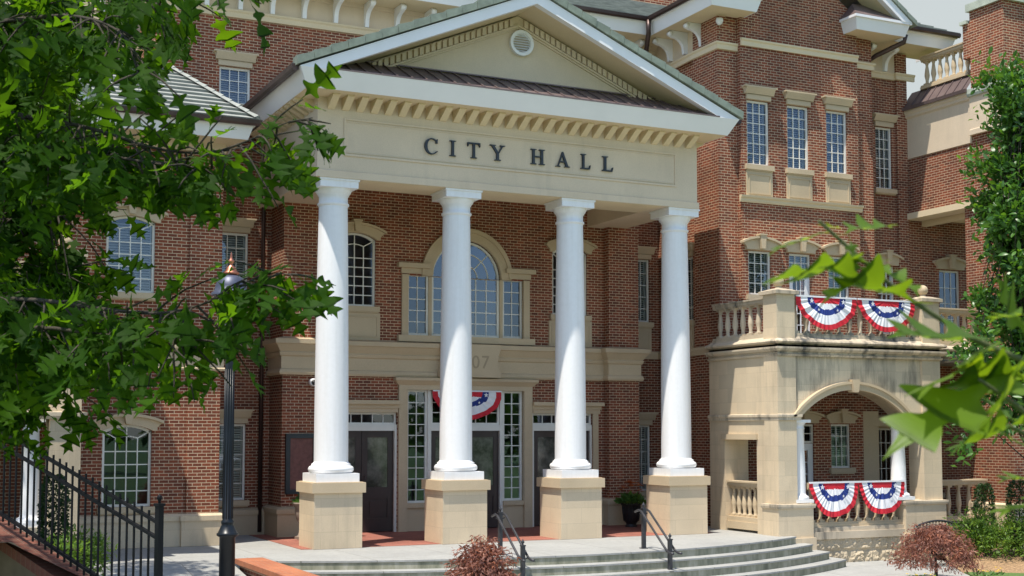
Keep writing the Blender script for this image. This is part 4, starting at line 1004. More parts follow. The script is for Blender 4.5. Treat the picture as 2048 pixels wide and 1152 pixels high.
for a, b in ((16.67, 17.13), (20.58, 21.07)):
    g = MB(); g.box(a, b, QY, QY+0.46, 4.02, 4.96); o = P('balcony_pier', g, 'block')
    g = MB(); cx, cy = (a+b)/2, QY+0.23; h = 0.30
    g.box(cx-h, cx+h, cy-h, cy+h, 4.96, 5.03); g.add([(cx-h, cy-h, 5.03), (cx+h, cy-h, 5.03), (cx+h, cy+h, 5.03), (cx-h, cy+h, 5.03), (cx-0.1, cy-0.1, 5.09), (cx+0.1, cy-0.1, 5.09), (cx+0.1, cy+0.1, 5.09), (cx-0.1, cy+0.1, 5.09)], [(0,1,5,4), (1,2,6,5), (2,3,7,6), (3,0,4,7), (4,5,6,7)]); g.build('pier_cap', 'dirty', o)
    g = MB(); pr = [(0.09, 5.085), (0.07, 5.11), (0.055, 5.13)] + [(max(0.002, 0.115*math.sin(R(q))), 5.235-0.115*math.cos(R(q))) for q in range(25, 181, 12)]
    g.lathe(pr, (cx, cy, 0), 20); g.build('ball_finial', 'stone', o)
balustrade('balcony_balustrade', (17.13, QY+0.18), (20.58, QY+0.18), 4.07, 0.86, 12, 'dirty')
balustrade('balcony_balustrade', (QX+0.17, 24.40), (QX+0.17, QY+0.46), 4.07, 0.86, 7, 'dirty')
balustrade('balcony_balustrade', (21.07, 22.75), (22.98, 22.75), 4.07, 0.86, 7, 'stone')
# ground level of the porch
for a, b in ((16.62, 17.50), (19.97, 21.11)):
    g = MB(); g.box(a, b, QY-0.05, QY+0.50, -0.05, 0.60); g.box(a-0.04, b+0.04, QY-0.09, QY+0.54, -0.62, -0.05); pd = P('porch_pedestal', g, 'block')
    g = MB(); g.sweep([(a, QY+0.5), (a, QY-0.05), (b, QY-0.05), (b, QY+0.5)], [(0, 0.55), (0.03, 0.56), (0.04, 0.60), (0.04, 0.64), (-0.3, 0.66), (-0.3, 0.55)], 1); g.build('pedestal_cap', 'dirty', pd)
def white_post(x, y, z0, z1, r):
    g = MB(); h = z1-z0; g.box(-r*1.45, r*1.45, -r*1.45, r*1.45, 0, 0.07); g.lathe([(r*1.4, 0.07), (r*1.45, 0.10), (r*1.35, 0.13), (r*1.05, 0.16), (r, 0.2), (r*0.97, h*0.4), (r*0.80, h-0.20), (r*0.95, h-0.18), (r*0.82, h-0.16), (r*0.82, h-0.12), (r*1.15, h-0.06)], n=28); g.box(-r*1.25, r*1.25, -r*1.25, r*1.25, h-0.06, h)
    P('porch_column', g, 'white', loc=(x, y, z0))
white_post(17.33, QY+0.22, 0.66, 2.37, 0.155); white_post(20.02, QY+0.22, 0.66, 2.37, 0.165)
g = MB(); g.box(17.50, 19.97, QY+0.02, QY+0.40, 0.05, 0.14); g.box(17.50, 19.97, QY-0.02, QY+0.44, -0.10, 0.05); P('porch_sill', g, 'dirty')
balustrade('porch_balustrade', (17.5, QY+0.20), (19.97, QY+0.20), 0.14, 0.92, 10, 'stone')
balustrade('porch_balustrade', (QX+0.16, 23.89), (QX+0.16, 22.74), 0.05, 1.02, 6, 'stone', plinth=0.26)
balustrade('porch_balustrade', (21.11, 22.65), (22.95, 22.65), 0.12, 0.92, 6, 'stone')
# rock-faced plinth: many small blocks pushed out by uneven amounts
g = MB(); rnd = random.Random(11)
nx, nz = 120, 18
xs_ = [17.55+(19.95-17.55)*i/nx for i in range(nx+1)]; zs_ = [-0.62+0.52*j/nz for j in range(nz+1)]
from mathutils import noise as MN
vs = []
for j, z in enumerate(zs_):
    row = 0 if j <= 9 else 1
    for i, x in enumerate(xs_):
        bx = ((x+0.2*row) % 0.42)/0.42; edge = min(1, 6*min(bx, 1-bx))*min(1, 3*min(abs(z+0.36), 0.2)/0.2+0.1)
        d = 0.02+0.065*edge*(0.35+0.9*abs(MN.noise(Vector((x*9, z*12, row*3.1)))))+rnd.uniform(0, 0.012)
        vs.append((x, QY+0.07-d, z))
fs = [(j*(nx+1)+i, j*(nx+1)+i+1, (j+1)*(nx+1)+i+1, (j+1)*(nx+1)+i) for j in range(nz) for i in range(nx)]
g.add(vs, fs); P('rockface_plinth', g, 'rough')
g = MB(); g.prism([(QX+0.2, QY+0.4), (22.9, QY+0.6), (22.9, 25.0), (QX+0.2, 24.4)], -0.1, 0.1, 'z'); P('porch_floor', g, 'concrete')
g = MB(); g.box(20.95, 21.45, TP-0.04, TP+0.02, 0.1, 2.6); g.box(20.9, 22.6, TP-0.06, TP+0.06, 2.25, 2.45); P('stone_panel', g, 'stone')

# ------------------------------------------------------------------ left wing
LY = 25.0
hol = [(3.80, 4.68, 0.75, 2.25), (3.80, 4.68, 4.70, 6.13)]
brickwall(-1.0, 5.32, LY, -0.2, 7.65, hol); g = MB(); g.box(5.32, 5.93, LY-0.05, LY+0.1, -0.1, 7.65); P('brick_pier', g, 'brick')
g = MB(); g.quad((5.93, LY, 0), (5.93, MY, 0), (5.93, MY, 7.65), (5.93, LY, 7.65)); P('brick_wall', g, 'brick')
window(4.24, LY, 0.75, 0.88, 1.50, 4, 4, kind='seg', rise=0.11, shutters=False, head=head_seg(0.88, 1.39, 0.11, 0.19, 0.16), backd=1.2)
window(4.24, LY, 4.70, 0.88, 1.43, 4, 4, kind='seg', rise=0.11, shutters=True, head=head_seg(0.88, 1.32, 0.11, 0.19, 0.16))
LP = [(-1.0, LY), (5.32, LY), (5.32, LY-0.05), (5.93, LY-0.05), (5.93, MY)]
moulding('stone_base', LP, BASE, 'block'); moulding('stone_belt', LP, LWB); moulding('stone_band', LP, [(0, 6.74), (0.05, 6.74), (0.08, 6.80), (0.08, 6.85), (0, 6.87)])
g = MB(); g.box(-1.0, 5.98, LY-0.06, LY+0.1, 7.45, 7.85); P('stucco_frieze', g, 'stucco')
g = MB(); g.sweep([(-1.0, 24.35), (6.22, 24.35), (6.22, MY)], [(0, 7.62), (0.02, 7.62), (0.10, 7.86), (0.13, 7.86), (0.13, 7.92), (0, 7.92)], 1); P('eave_fascia', g, 'fascia')
g = MB(); g.prism([(-1.0, 24.35), (6.22, 24.35), (6.22, MY), (-1, MY)], 7.625, 7.645, 'z'); P('eave_soffit', g, 'trim')
g = MB(); g.sweep([(-1.0, 24.22), (6.35, 24.22), (6.35, MY)], [(0, 7.88), (0.06, 7.86), (0.10, 7.90), (0.11, 7.97), (0, 7.98)], 1); P('gutter', g, 'bronze')
tiled_slope((-1.0, 24.18, 7.95), (6.40, 24.18, 7.95), (-1.0, MY, 9.60), (5.28, MY, 9.60), 12)
tiled_slope((6.40, 24.18, 7.95), (6.40, MY, 7.95), (5.28, MY-0.02, 9.60), (5.28, MY, 9.60), 12)
g = MB(); hv = Vector((6.40, 24.18, 7.99)); hv2 = Vector((5.28, MY, 9.64)); n = 11
for i in range(n):
    a, b = hv.lerp(hv2, i/n), hv.lerp(hv2, (i+1.06)/n); wv = Vector((0.09, 0.05, -0.03)); u = Vector((0, 0, 0.06))
    g.add([a-wv, a+u*1.4, a+wv, b-wv, b+u, b+wv], [(0,1,4,3), (1,2,5,4), (0,2,1)])
P('hip_tiles', g, 'tile')
# stuccoed bay of the main block further back on the left, with eave and brackets
g = MB(); g.box(-2, 5.2, 28.9, 29.1, 8, 12.0); P('stucco_frieze', g, 'stucco')
g = MB(); g.box(5.0, 5.25, MY+0.02, 28.9, 8.5, 10.85); P('brick_wall', g, 'brick')
for x in (2.6, 3.4, 4.2, 4.9): 
    b = bracket(x, 28.9)
# porch gable over the left porch
g = MB()
def rk(x, dz): return (x, 8.38-0.70*(x-1.9)+dz)
g.prism([rk(-0.3, -0.02), rk(3.1, -0.02), rk(3.1, -0.24), rk(-0.3, -0.24)], 22.0, 22.14); g.add([(-0.3, 22.1, rk(-0.3, -0.23)[1]), (3.1, 22.1, rk(3.1, -0.23)[1]), (3.1, 24.5, rk(3.1, -0.23)[1]), (-0.3, 24.5, rk(-0.3, -0.23)[1])], [(0,1,2,3)])
P('rake_board', g, 'fascia')
g = MB()
for i in range(11):
    a, b = 3.25-0.32*(i+1)+0.008, 3.25-0.32*i; g.prism([rk(a, -0.02), rk(b, -0.02), rk(b, 0.10), rk(a, 0.12)], 21.95, 22.3)
P('rake_tiles', g, 'raketile')
tiled_slope((3.2, 22.1, rk(3.2, 0)[1]), (3.2, 25.2, rk(3.2, 0)[1]), (-0.3, 22.1, rk(-0.3, 0)[1]), (-0.3, 25.2, rk(-0.3, 0)[1]), 12)

# left porch
VY = 22.2
g = MB(); g.box(2.56, 3.04, VY, VY+0.5, -0.2, 4.0); P('porch_pier', g, 'block')
g = MB(); lowl = [(1.05+x, z) for x, z in seg_arc(1.25, 0.55, 2.36, 20)]
g.prism([(-1.5, 3.75), (-1.5, 2.36)] + [(-0.2, 2.36)] + list(reversed(lowl)) + [(2.56, 2.36), (2.56, 3.75)], VY+0.05, VY+0.45); P('porch_front_wall', g, 'block')
moulding('impost_band', [(2.2, VY), (3.04, VY), (3.04, VY+0.5)], [(0, 2.33), (0.05, 2.33), (0.08, 2.38), (0.08, 2.44), (0, 2.45)], 'dirty')
moulding('porch_cornice', [(-1.5, VY), (3.04, VY), (3.04, LY)], CORN, 'dirty')
g = MB(); g.box(3.0, 3.04, VY+0.5, LY, -0.2, 4.05); P('porch_side_wall', g, 'block')
g = MB(); g.box(2.52, 3.02, VY, VY+0.48, 3.9, 4.95); o = P('balcony_pier', g, 'block')
g = MB(); g.box(2.46, 3.08, VY-0.06, VY+0.54, 4.95, 5.06); g.build('pier_cap', 'dirty', o)
g = MB(); g.lathe([(0.09, 5.06), (0.055, 5.11)] + [(max(0.002, 0.115*math.sin(R(q))), 5.225-0.115*math.cos(R(q))) for q in range(25, 181, 12)], (2.77, VY+0.24, 0), 18); g.build('ball_finial', 'stone', o)
balustrade('balcony_balustrade', (0.2, VY+0.2), (2.52, VY+0.2), 3.95, 0.9, 8, 'stone')
g = MB(); g.prism([(-1.5, VY+0.2), (3.0, VY+0.2), (3.0, LY), (-1.5, LY)], 3.8, 3.98, 'z'); P('balcony_floor', g, 'concrete')
white_post(2.31, VY+0.22, 0.62, 2.34, 0.15)
g = MB(); g.box(2.05, 2.56, VY-0.03, VY+0.45, -0.2, 0.62); P('porch_pedestal', g, 'block')

# hidden sides so that the building is closed against the light
g = MB(); g.box(-1.0, 26.0, 29.2, 29.4, -0.5, 14.5); P('rear_wall', g, 'brick')

# ================================================================== THINGS ON AND AROUND THE BUILDING
def bunting(x0, x1, y, ztop, drop, label, ph=0.0, group='patriotic bunting fans'):
    cx, hw = (x0+x1)/2, (x1-x0)/2
    g = MB(); na, nr_ = 144, 32; rnd = random.Random(int(x0*100))
    pleat = 15
    rows = []
    for j in range(nr_+1):
        t = j/nr_; row = []
        for i in range(na+1):
            a = math.pi*i/na
            amp = 0.024*t*(0.55+0.45*math.sin(3.1*a+ph))*min(1, 0.25+1.2*math.sin(a))
            y_ = y-0.03-amp*math.sin(pleat*a+ph+1.1*math.sin(2*a+ph)+0.6*math.sin(7*t+ph))-0.05*t*math.sin(a)-0.007*t*math.sin(41*a+3*ph)
            sag = 1+0.02*math.sin(5*a+ph)
            x = cx-hw*t*math.cos(a)*sag; z = ztop-drop*t*math.sin(a)*sag-0.012*abs(math.cos(a))*t
            row.append((x, y_, z))
        rows.append(row)
    o = len(g.v); g.v += [p for r_ in rows for p in r_]
    for j in range(nr_):
        t = (j+0.5)/nr_; 
        for i in range(na):
            a = math.pi*(i+0.5)/na
            v_ = t*math.sin(a); u_ = t*math.cos(a); t2 = math.hypot(u_, v_*1.13)
            if t > 0.84: mi = 0
            elif t2 > 0.64: mi = 1
            elif t2 > 0.44: mi = 2
            elif v_ < 0.20: mi = 0
            else: mi = 1
            q = (o+j*(na+1)+i, o+j*(na+1)+i+1, o+(j+1)*(na+1)+i+1, o+(j+1)*(na+1)+i); g.f.append(q); g.mi.append(mi); g.sm.append(True)
    ob = g.build('bunting', ['red', 'cloth', 'blue'], recalc=False); tag(ob, label, 'bunting', group)
    # white stars sewn on the blue band, following its angle
    for a_ in (11, 52, 128, 169):
        g = MB()
        a = R(a_); t = 0.535/math.hypot(math.cos(a), 1.10*math.sin(a)); px = cx-hw*t*math.cos(a); pz = ztop-drop*t*math.sin(a)-0.006
        if a_ in (11, 169): pz -= 0.02
        r0 = 0.058 if a_ in (11, 169) else 0.032; pts = [(px+(r0 if k % 2 == 0 else r0*0.42)*math.sin(math.pi*k/5), pz+(r0 if k % 2 == 0 else r0*0.42)*math.cos(math.pi*k/5)) for k in range(10)]
        yy = y-0.03-0.05*t*math.sin(a)-0.034
        g.prism(pts, yy, yy+0.004); g.build('star', 'cloth', ob)
    g = MB(); g.box(x0, x1, y-0.045, y-0.02, ztop-0.02, ztop+0.015); g.build('header_tape', 'cloth', ob)
bunting(17.17, 18.76, QY+0.03, 4.94, 0.68, 'red white and blue bunting on the balcony rail beside the stained corner pier', 0.3)
bunting(18.80, 20.38, QY+0.03, 4.94, 0.68, 'red white and blue bunting on the balcony rail, half hidden by a leaf', 1.1)
bunting(17.46, 18.75, QY+0.05, 1.07, 0.72, 'red white and blue bunting on the ground floor porch rail near the steps', 2.0)
bunting(18.75, 20.02, QY+0.05, 1.07, 0.70, 'red white and blue bunting on the ground floor porch rail beside the right white post', 2.9)
bunting(10.88, 12.52, PY-0.02, 3.01, 0.63, 'red white and blue bunting over the central entrance doors behind a column', 0.8)

# plaque, cameras
root = empty('wall_plaque', (7.9, PP-0.03, 1.47)); tag(root, 'tall red brown plaque in a dark frame on the brick beside the doors', 'plaque')
g = MB(); a, b, c, d = -0.33, 0.33, -0.61, 0.61
for q in ((a, b, c, c+0.09), (a, b, d-0.09, d), (a, a+0.09, c+0.09, d-0.09), (b-0.09, b, c+0.09, d-0.09)): g.box(q[0], q[1], -0.05, 0.03, q[2], q[3])
g.build('frame', 'plaqueframe', root); g = MB(); g.box(a+0.09, b-0.09, -0.02, 0.02, c+0.09, d-0.09)
for i in range(12): g.box(a+0.15, b-0.15, -0.023, -0.019, c+0.2+0.07*i, c+0.21+0.07*i)
g.build('panel', 'plaque', root)
def dome_cam(loc, label):
    root = empty('security_camera', loc); tag(root, label, 'camera')
    g = MB(); g.lathe([(0.002, 0.08), (0.07, 0.08), (0.085, 0.05), (0.085, 0.0), (0.08, -0.01)], n=18); g.tube([(0, 0, 0.05), (0, 0.09, 0.07)], 0.03); g.build('housing', 'cam', root)
    g = MB(); g.lathe([(0.075, -0.005)] + [(max(0.002, 0.072*math.cos(R(q))), -0.005-0.072*math.sin(R(q))) for q in range(10, 91, 16)], n=18); g.build('dome', 'pot' if 'portico' in label else 'cam', root)
dome_cam((16.98, 24.33, 11.36), 'small white dome camera under the tower eave')
root = empty('security_camera', (8.13, PP-0.02, 3.13)); tag(root, 'small round wall camera with dark lens on the brick beside a portico column', 'camera')
g = MB(); g.lathe([(0.002, -0.02), (0.085, -0.02), (0.085, 0.07), (0.06, 0.09)], n=20)
for i in range(len(g.v)): vx, vy, vz = g.v[i]; g.v[i] = (vx, -vz, vy)
g.build('housing', 'cam', root)
g = MB(); g.lathe([(0.058, 0.085), (0.045, 0.11), (0.002, 0.125)], n=16)
for i in range(len(g.v)): vx, vy, vz = g.v[i]; g.v[i] = (vx, -vz, vy)
g.build('lens', 'pot', root)

# handrails
def handrail(x, y, label):
    root = empty('handrail', (x, y, 0)); tag(root, label, 'handrail', 'handrails on the front steps')
    for (dy, zb, zt) in ((0.0, 0.0, 0.72), (-0.88, -0.46, 0.22)):
        g = MB(); g.box(-0.032, 0.032, dy-0.032, dy+0.032, zb, zt); g.box(-0.04, 0.04, dy-0.04, dy+0.04, zt, zt+0.02); g.box(-0.06, 0.06, dy-0.06, dy+0.06, zb, zb+0.015)
        g.lathe([(0.018, 0.02), (0.012, 0.04), (0.028, 0.06), (0.03, 0.075), (0.012, 0.10), (0.003, 0.125)], (0, dy, zt), 10); g.build('post', 'railgrey', root)
    for s_ in (-0.085, 0.085):
        g = MB(); g.tube([(s_, 0.16, 0.66), (s_, 0.02, 0.70), (s_, -0.06, 0.68), (s_, -0.80, 0.12), (s_, -0.92, 0.03), (s_, -1.02, 0.0), (s_, -1.12, 0.0)], 0.021, 8)
        for dy, z in ((0.0, 0.64), (-0.88, 0.02)): g.tube([(0, dy, z-0.03), (s_, dy, z)], 0.011, 6)
        g.build('rail', 'railgrey', root)
handrail(9.84, 20.80, 'double metal handrail on the steps behind the small red maple')
handrail(12.74, 20.81, 'double metal handrail on the steps in front of the rightmost column pedestal')

# lamp post
root = empty('lamp_post', (4.16, 17.0, -0.56)); tag(root, 'black lamp post with copper finial and blue grey lantern hood among oak leaves', 'lamp post')
g = MB(); prof = [(0.17, 0), (0.17, 0.12), (0.15, 0.16), (0.105, 0.25), (0.10, 1.34), (0.135, 1.36), (0.14, 1.385), (0.12, 1.40), (0.09, 1.47), (0.075, 1.50), (0.082, 1.52), (0.082, 1.545), (0.066, 1.56), (0.058, 3.0), (0.06, 3.6), (0.05, 3.7), (0.05, 3.86), (0.075, 3.88), (0.08, 3.93), (0.06, 3.98)]
g.lathe(prof, n=24)
for i in range(12):
    a = 2*math.pi*i/12; g.tube([(0.064*math.cos(a), 0.064*math.sin(a), 1.58), (0.058*math.cos(a), 0.058*math.sin(a), 3.5)], 0.008, 5)
g.build('pole', 'lampblack', root)
g = MB(); g.lathe([(0.07, 3.98), (0.13, 4.10), (0.175, 4.30), (0.18, 4.48)], n=24); g.build('lantern_glass', 'lampglass', root)
g = MB()
for i in range(6): a = 2*math.pi*i/6; g.tube([(0.075*math.cos(a), 0.075*math.sin(a), 3.97), (0.185*math.cos(a), 0.185*math.sin(a), 4.48)], 0.01, 5)
g.build('lantern_cage', 'lampblack', root)
g = MB(); g.lathe([(0.255, 4.46), (0.25, 4.49), (0.21, 4.52), (0.20, 4.58), (0.165, 4.68), (0.10, 4.72), (0.05, 4.73)], n=28); g.build('hood', 'zinc', root)
g = MB(); g.lathe([(0.045, 4.72), (0.11, 4.745), (0.105, 4.76), (0.075, 4.78), (0.055, 4.83), (0.02, 4.86), (0.018, 4.875), (0.042, 4.90), (0.04, 4.92), (0.015, 4.95), (0.018, 4.97), (0.005, 5.03)], n=20); g.build('finial', 'copper', root)

# low brick wall with coping beside the steps
root = empty('low_brick_wall', (5.58, 19, -0.6)); tag(root, 'low brick wall with orange brick coping at the left end of the steps', 'wall')
g = MB(); g.box(-0.16, 0.16, -4.0, 2.30, 0, 0.58); g.build('wall', 'brick', root)
g = MB(); g.box(-0.23, 0.23, -4.05, 2.36, 0.60, 0.68); g.box(-0.20, 0.20, -4.03, 2.34, 0.58, 0.60); g.build('coping', 'coping', root)

# iron fence on its sloping wall
FA, FB = Vector((0.35, 17.42, 0)), Vector((2.515, 12.98, 0)); fd = (FB-FA); FL = fd.length; fdir = fd.normalized(); fsl = -0.3137
def fz(s, z0): return z0+fsl*(s-2.1)
fang = math.atan2(fd.y, fd.x)
root = empty('iron_fence', (FA.x, FA.y, 0), fang); tag(root, 'black iron picket fence sloping down beside the lamp post', 'fence')
g = MB()
def railbar(z0, s1, hh=0.032):
    g.prism([(0, fz(0, z0)), (s1, fz(s1, z0)), (s1, fz(s1, z0)+hh), (0, fz(0, z0)+hh)], -0.018, 0.018)
for z0 in (2.135, 1.985, 1.25): railbar(z0, FL-0.02)
g.build('rails', 'black', root)
s = 0.10; k = 0
while s < FL-0.1:
    g = MB(); g.box(s-0.0085, s+0.0085, -0.0085, 0.0085, fz(s, 1.25)-0.06, fz(s, 2.135)+0.085); g.build('picket', 'black', root); s += 0.117; k += 1
g = MB(); g.box(FL-0.03, FL+0.03, -0.03, 0.03, fz(FL, 1.25)-0.9, fz(FL, 2.135)+0.18); g.box(FL-0.04, FL+0.04, -0.04, 0.04, fz(FL, 2.135)+0.18, fz(FL, 2.135)+0.205)
g.lathe([(0.015, 0), (0.012, 0.02), (0.028, 0.045), (0.02, 0.075), (0.002, 0.085)], (FL, 0, fz(FL, 2.135)+0.205), 12); g.build('post', 'black', root)
root = empty('sloping_garden_wall', (FA.x, FA.y, 0), fang); tag(root, 'sloping wall with dark red brick coping under the iron fence', 'wall')
g = MB(); e = FL+3
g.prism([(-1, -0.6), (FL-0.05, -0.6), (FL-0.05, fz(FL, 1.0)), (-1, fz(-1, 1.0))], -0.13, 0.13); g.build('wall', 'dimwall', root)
g = MB(); g.prism([(-1, fz(-1, 1.0)), (FL-0.05, fz(FL-0.05, 1.0)), (FL-0.05, fz(FL-0.05, 1.11)), (-1, fz(-1, 1.11))], -0.19, 0.19); g.build('coping', 'shadecoping', root)

# bench
root = empty('metal_bench', (19.75, 20.75, -0.6), R(-4)); tag(root, 'dark metal garden bench with lattice back behind the red maple', 'bench')
g = MB(); hw = 0.55
top = [(-hw, 0.80)] + [(-hw+2*hw*i/12, 0.80+0.10*math.sin(math.pi*i/12)) for i in range(1, 12)] + [(hw, 0.80)]
g.tube([(x, 0.02, z) for x, z in top], 0.022, 6); g.tube([(-hw, 0.0, 0.45), (hw, 0.0, 0.45)], 0.018, 6)
for s_ in (-1, 1): g.tube([(s_*hw, 0.0, 0.42), (s_*hw, 0.02, 0.80)], 0.022, 6)
for i in range(14):
    x = -hw+2*hw*(i+0.5)/14; zt = 0.80+0.10*math.sin(math.pi*(i+0.5)/14)
    for dx in (-0.09, 0.09): 
        if abs(x+dx) < hw: g.tube([(x, 0.01, 0.45), (x+dx, 0.015, zt)], 0.007, 4)
for i in range(6): g.tube([(-0.42+0.168*i+0.05*math.cos(a), 0.015, 0.78+0.05*math.sin(a)) for a in [k*math.pi/5 for k in range(11)]], 0.008, 4)
g.build('backrest', 'railgrey', root)
g = MB()
for i in range(9): y = -0.42+0.05*i; g.box(-hw, hw, y, y+0.03, 0.41, 0.43)
g.build('seat', 'railgrey', root)
for s_ in (-1, 1):
    for y in (-0.42, 0.0):
        g = MB(); g.tube([(s_*hw, y, 0.42), (s_*(hw+0.02), y, 0.2), (s_*hw, y-0.02, 0.0)], 0.02, 6); g.build('leg', 'railgrey', root)
    g = MB(); g.tube([(s_*hw, 0.02, 0.64), (s_*hw, -0.2, 0.66), (s_*hw, -0.42, 0.62), (s_*hw, -0.42, 0.42)], 0.018, 6); g.build('armrest', 'railgrey', root)

# ================================================================== PLANTS
def rot_to(d, roll=0.0):
    """matrix with local +Y along d"""
    d = d.normalized(); q = d.to_track_quat('Y', 'Z'); return q.to_matrix() @ Matrix.Rotation(roll, 3, 'Y')
def leaf_oak_fine(sub=4, cols=(1.0, 0.5, 0.0, -0.5, -1.0), wid=1.0):
    """the same leaf with rounded sinuses, a midrib crease and a rippled blade, for the close spray"""
    ctl = [(0.0, 0.0), (0.03, 0.08), (0.07, 0.15), (0.20, 0.18), (0.25, 0.24), (0.15, 0.27), (0.07, 0.33), (0.08, 0.40), (0.20, 0.46), (0.35, 0.62), (0.30, 0.635), (0.22, 0.60), (0.11, 0.61), (0.09, 0.68), (0.15, 0.74), (0.23, 0.85), (0.17, 0.83), (0.09, 0.83), (0.05, 0.88), (0.0, 1.0)]
    half = []
    for i in range(len(ctl)-1):
        p0, p1, p2, p3 = (Vector(ctl[max(0, min(len(ctl)-1, k))]) for k in (i-1, i, i+1, i+2))
        for k in range(sub):
            t = k/sub; q = 0.5*((2*p1)+(p2-p0)*t+(2*p0-5*p1+4*p2-p3)*t*t+(3*p1-p0-3*p2+p3)*t**3); half.append((max(0, q.x), q.y))
    half.append((0, 1.0)); half = [(x*wid, y) for x, y in half]; n = len(half); vs = []; fs = []
    def zf(x, y): return 0.22*abs(x)-0.16*y*y+0.02*math.sin(9*y+5*abs(x))
    for f in cols:
        for x, y in half: vs.append((x*f, y, zf(x*f, y)+(0.012 if f == 0 else 0)))
    for c in range(len(cols)-1):
        for i in range(n-1): fs.append((c*n+i, c*n+i+1, (c+1)*n+i+1, (c+1)*n+i))
    o = len(vs); vs += [(-0.007, -0.20, 0.03), (0.007, -0.20, 0.03), (0.009, 0.02, 0), (-0.009, 0.02, 0)]; fs.append((o, o+1, o+2, o+3))
    return vs, fs
def leaf_oak():
    """pointed lobed leaf, base at origin, tip at y=1, folded and curved"""
    half = [(0.0, 0.0), (0.03, 0.10), (0.08, 0.17), (0.21, 0.21), (0.16, 0.27), (0.07, 0.32), (0.07, 0.39), (0.23, 0.49), (0.33, 0.63), (0.20, 0.59), (0.10, 0.60), (0.09, 0.67), (0.22, 0.82), (0.12, 0.79), (0.06, 0.84), (0.0, 1.0)]
    def zf(x, y): return 0.10*abs(x)-0.12*y*y
    vs = []; fs = []
    spine = [(0, y) for _, y in half]
    n = len(half)
    for x, y in half: vs.append((x, y, zf(x, y)))
    for x, y in half: vs.append((-x, y, zf(x, y)))
    for x, y in spine: vs.append((0, y, zf(0, y)))
    for i in range(n-1):
        fs.append((2*n+i, i, i+1, 2*n+i+1)); fs.append((2*n+i, 2*n+i+1, n+i+1, n+i))
    # petiole
    o = len(vs); vs += [(-0.008, -0.22, 0.0), (0.008, -0.22, 0.0), (0.010, 0.02, 0), (-0.010, 0.02, 0)]; fs.append((o, o+1, o+2, o+3))
    return vs, fs
def leaf_simple(wd=0.42, fold=0.16, curve=0.15):
    ys = (0, 0.25, 0.55, 0.8, 1.0); ws = (0.02, 0.8, 1.0, 0.62, 0.0)
    vs = []; fs = []
    for y, w_ in zip(ys, ws):
        x = wd/2*w_; vs += [(-x, y, fold*x-curve*y*y), (0, y, -curve*y*y), (x, y, fold*x-curve*y*y)]
    for i in range(4): a = 3*i; fs += [(a, a+1, a+4, a+3), (a+1, a+2, a+5, a+4)]
    return vs, fs
OAK = leaf_oak(); OAKF = leaf_oak_fine(wid=0.70); OAKM = leaf_oak_fine(2, (1.0, 0.0, -1.0)); SIMPLE = leaf_simple(); TINY = ([(0,0,0), (0.30,0.5,0.05), (0,1,-0.1), (-0.30,0.5,0.05)], [(0,1,2,3)])
NARROW = ([(0,0,0), (0.14,0.45,0.03), (0,1,-0.18), (-0.14,0.45,0.03)], [(0,1,2,3)])
def put_leaf(g, tpl, p, d, size, roll, tone, mi=0):
    m = rot_to(d, roll); o = len(g.v)
    k = math.sin(917.0*(p.x+2.3*p.y+5.1*p.z)); c1 = 0.22*k; c2 = 0.20*math.sin(613.0*(p.y-1.7*p.z+p.x)); c3 = 0.25*math.sin(401.0*(p.z+p.x*3.1))
    for v in tpl[0]: g.v.append(tuple(p + m @ (Vector((v[0]+0.12*c3*v[1]*v[1], v[1], v[2]+c1*v[1]*v[1]+c2*abs(v[0])+c3*v[0]*v[1]))*size)))
    for f in tpl[1]: g.f.append(tuple(o+i for i in f)); g.mi.append(mi); g.sm.append(True); g.tone.append(tone)
def rvec(r): 
    while True:
        v = Vector((r.uniform(-1,1), r.uniform(-1,1), r.uniform(-1,1)))
        if 0.05 < v.length < 1: return v.normalized()

def oak_branch(g, tw, pts, r, twig_step, twig_len, leaf, nl, droop=0.55, spread=1.0, rad=0.016, taper=0.003, tipfade=0.6, tpl=None):
    """branch polyline in world coordinates with side twigs and clustered leaves"""
    pts = [Vector(p) for p in pts]; n = len(pts)
    # smooth by subdividing
    for _ in range(2):
        q = [pts[0]]
        for a, b in zip(pts, pts[1:]): q += [a.lerp(b, 0.25), a.lerp(b, 0.75)]
        q.append(pts[-1]); pts = q
    Ls = [0]; 
    for a, b in zip(pts, pts[1:]): Ls.append(Ls[-1]+(b-a).length)
    tot = Ls[-1]
    tw.tube(pts, [max(taper, rad*(1-0.85*l/tot)) for l in Ls], 6)
    s = twig_step*r.random(); 
    while s < tot:
        k = max(i for i, l in enumerate(Ls) if l <= s); k = min(k, len(pts)-2); t = (s-Ls[k])/max(1e-6, Ls[k+1]-Ls[k]); p = pts[k].lerp(pts[k+1], t); d = (pts[k+1]-pts[k]).normalized()
        td = (d*0.8 + rvec(r)*spread + Vector((0, 0, -droop*0.35))).normalized(); tl = twig_len*r.uniform(0.55, 1.2)
        tp = [p]; c = p.copy(); dd = td.copy()
        for _ in range(4): dd = (dd+Vector((0, 0, -droop*0.16))+rvec(r)*0.12).normalized(); c = c+dd*tl/4; tp.append(c.copy())
        tw.tube(tp, [0.0045, 0.004, 0.0035, 0.003, 0.002], 5)
        tone0 = r.random()
        nk = max(2, int(round(nl*(1-tipfade*(s/tot)**1.5))))
        for j in range(nk):
            u = 0.25+0.75*(j+r.random()*0.6)/nk; kk = min(3, int(u*4)); lp = tp[kk].lerp(tp[kk+1], min(1, u*4-kk))
            ld = (dd*0.7 + rvec(r)*0.9 + Vector((0, 0, -droop*0.8))).normalized(); sz = leaf*r.uniform(0.65, 1.2)
            put_leaf(g, tpl or OAK, lp+ld*0.2*sz, ld, sz, r.uniform(-1.3, 1.3), min(1, max(0, tone0*0.6+r.random()*0.4)))
        s += twig_step*r.uniform(0.6, 1.4)

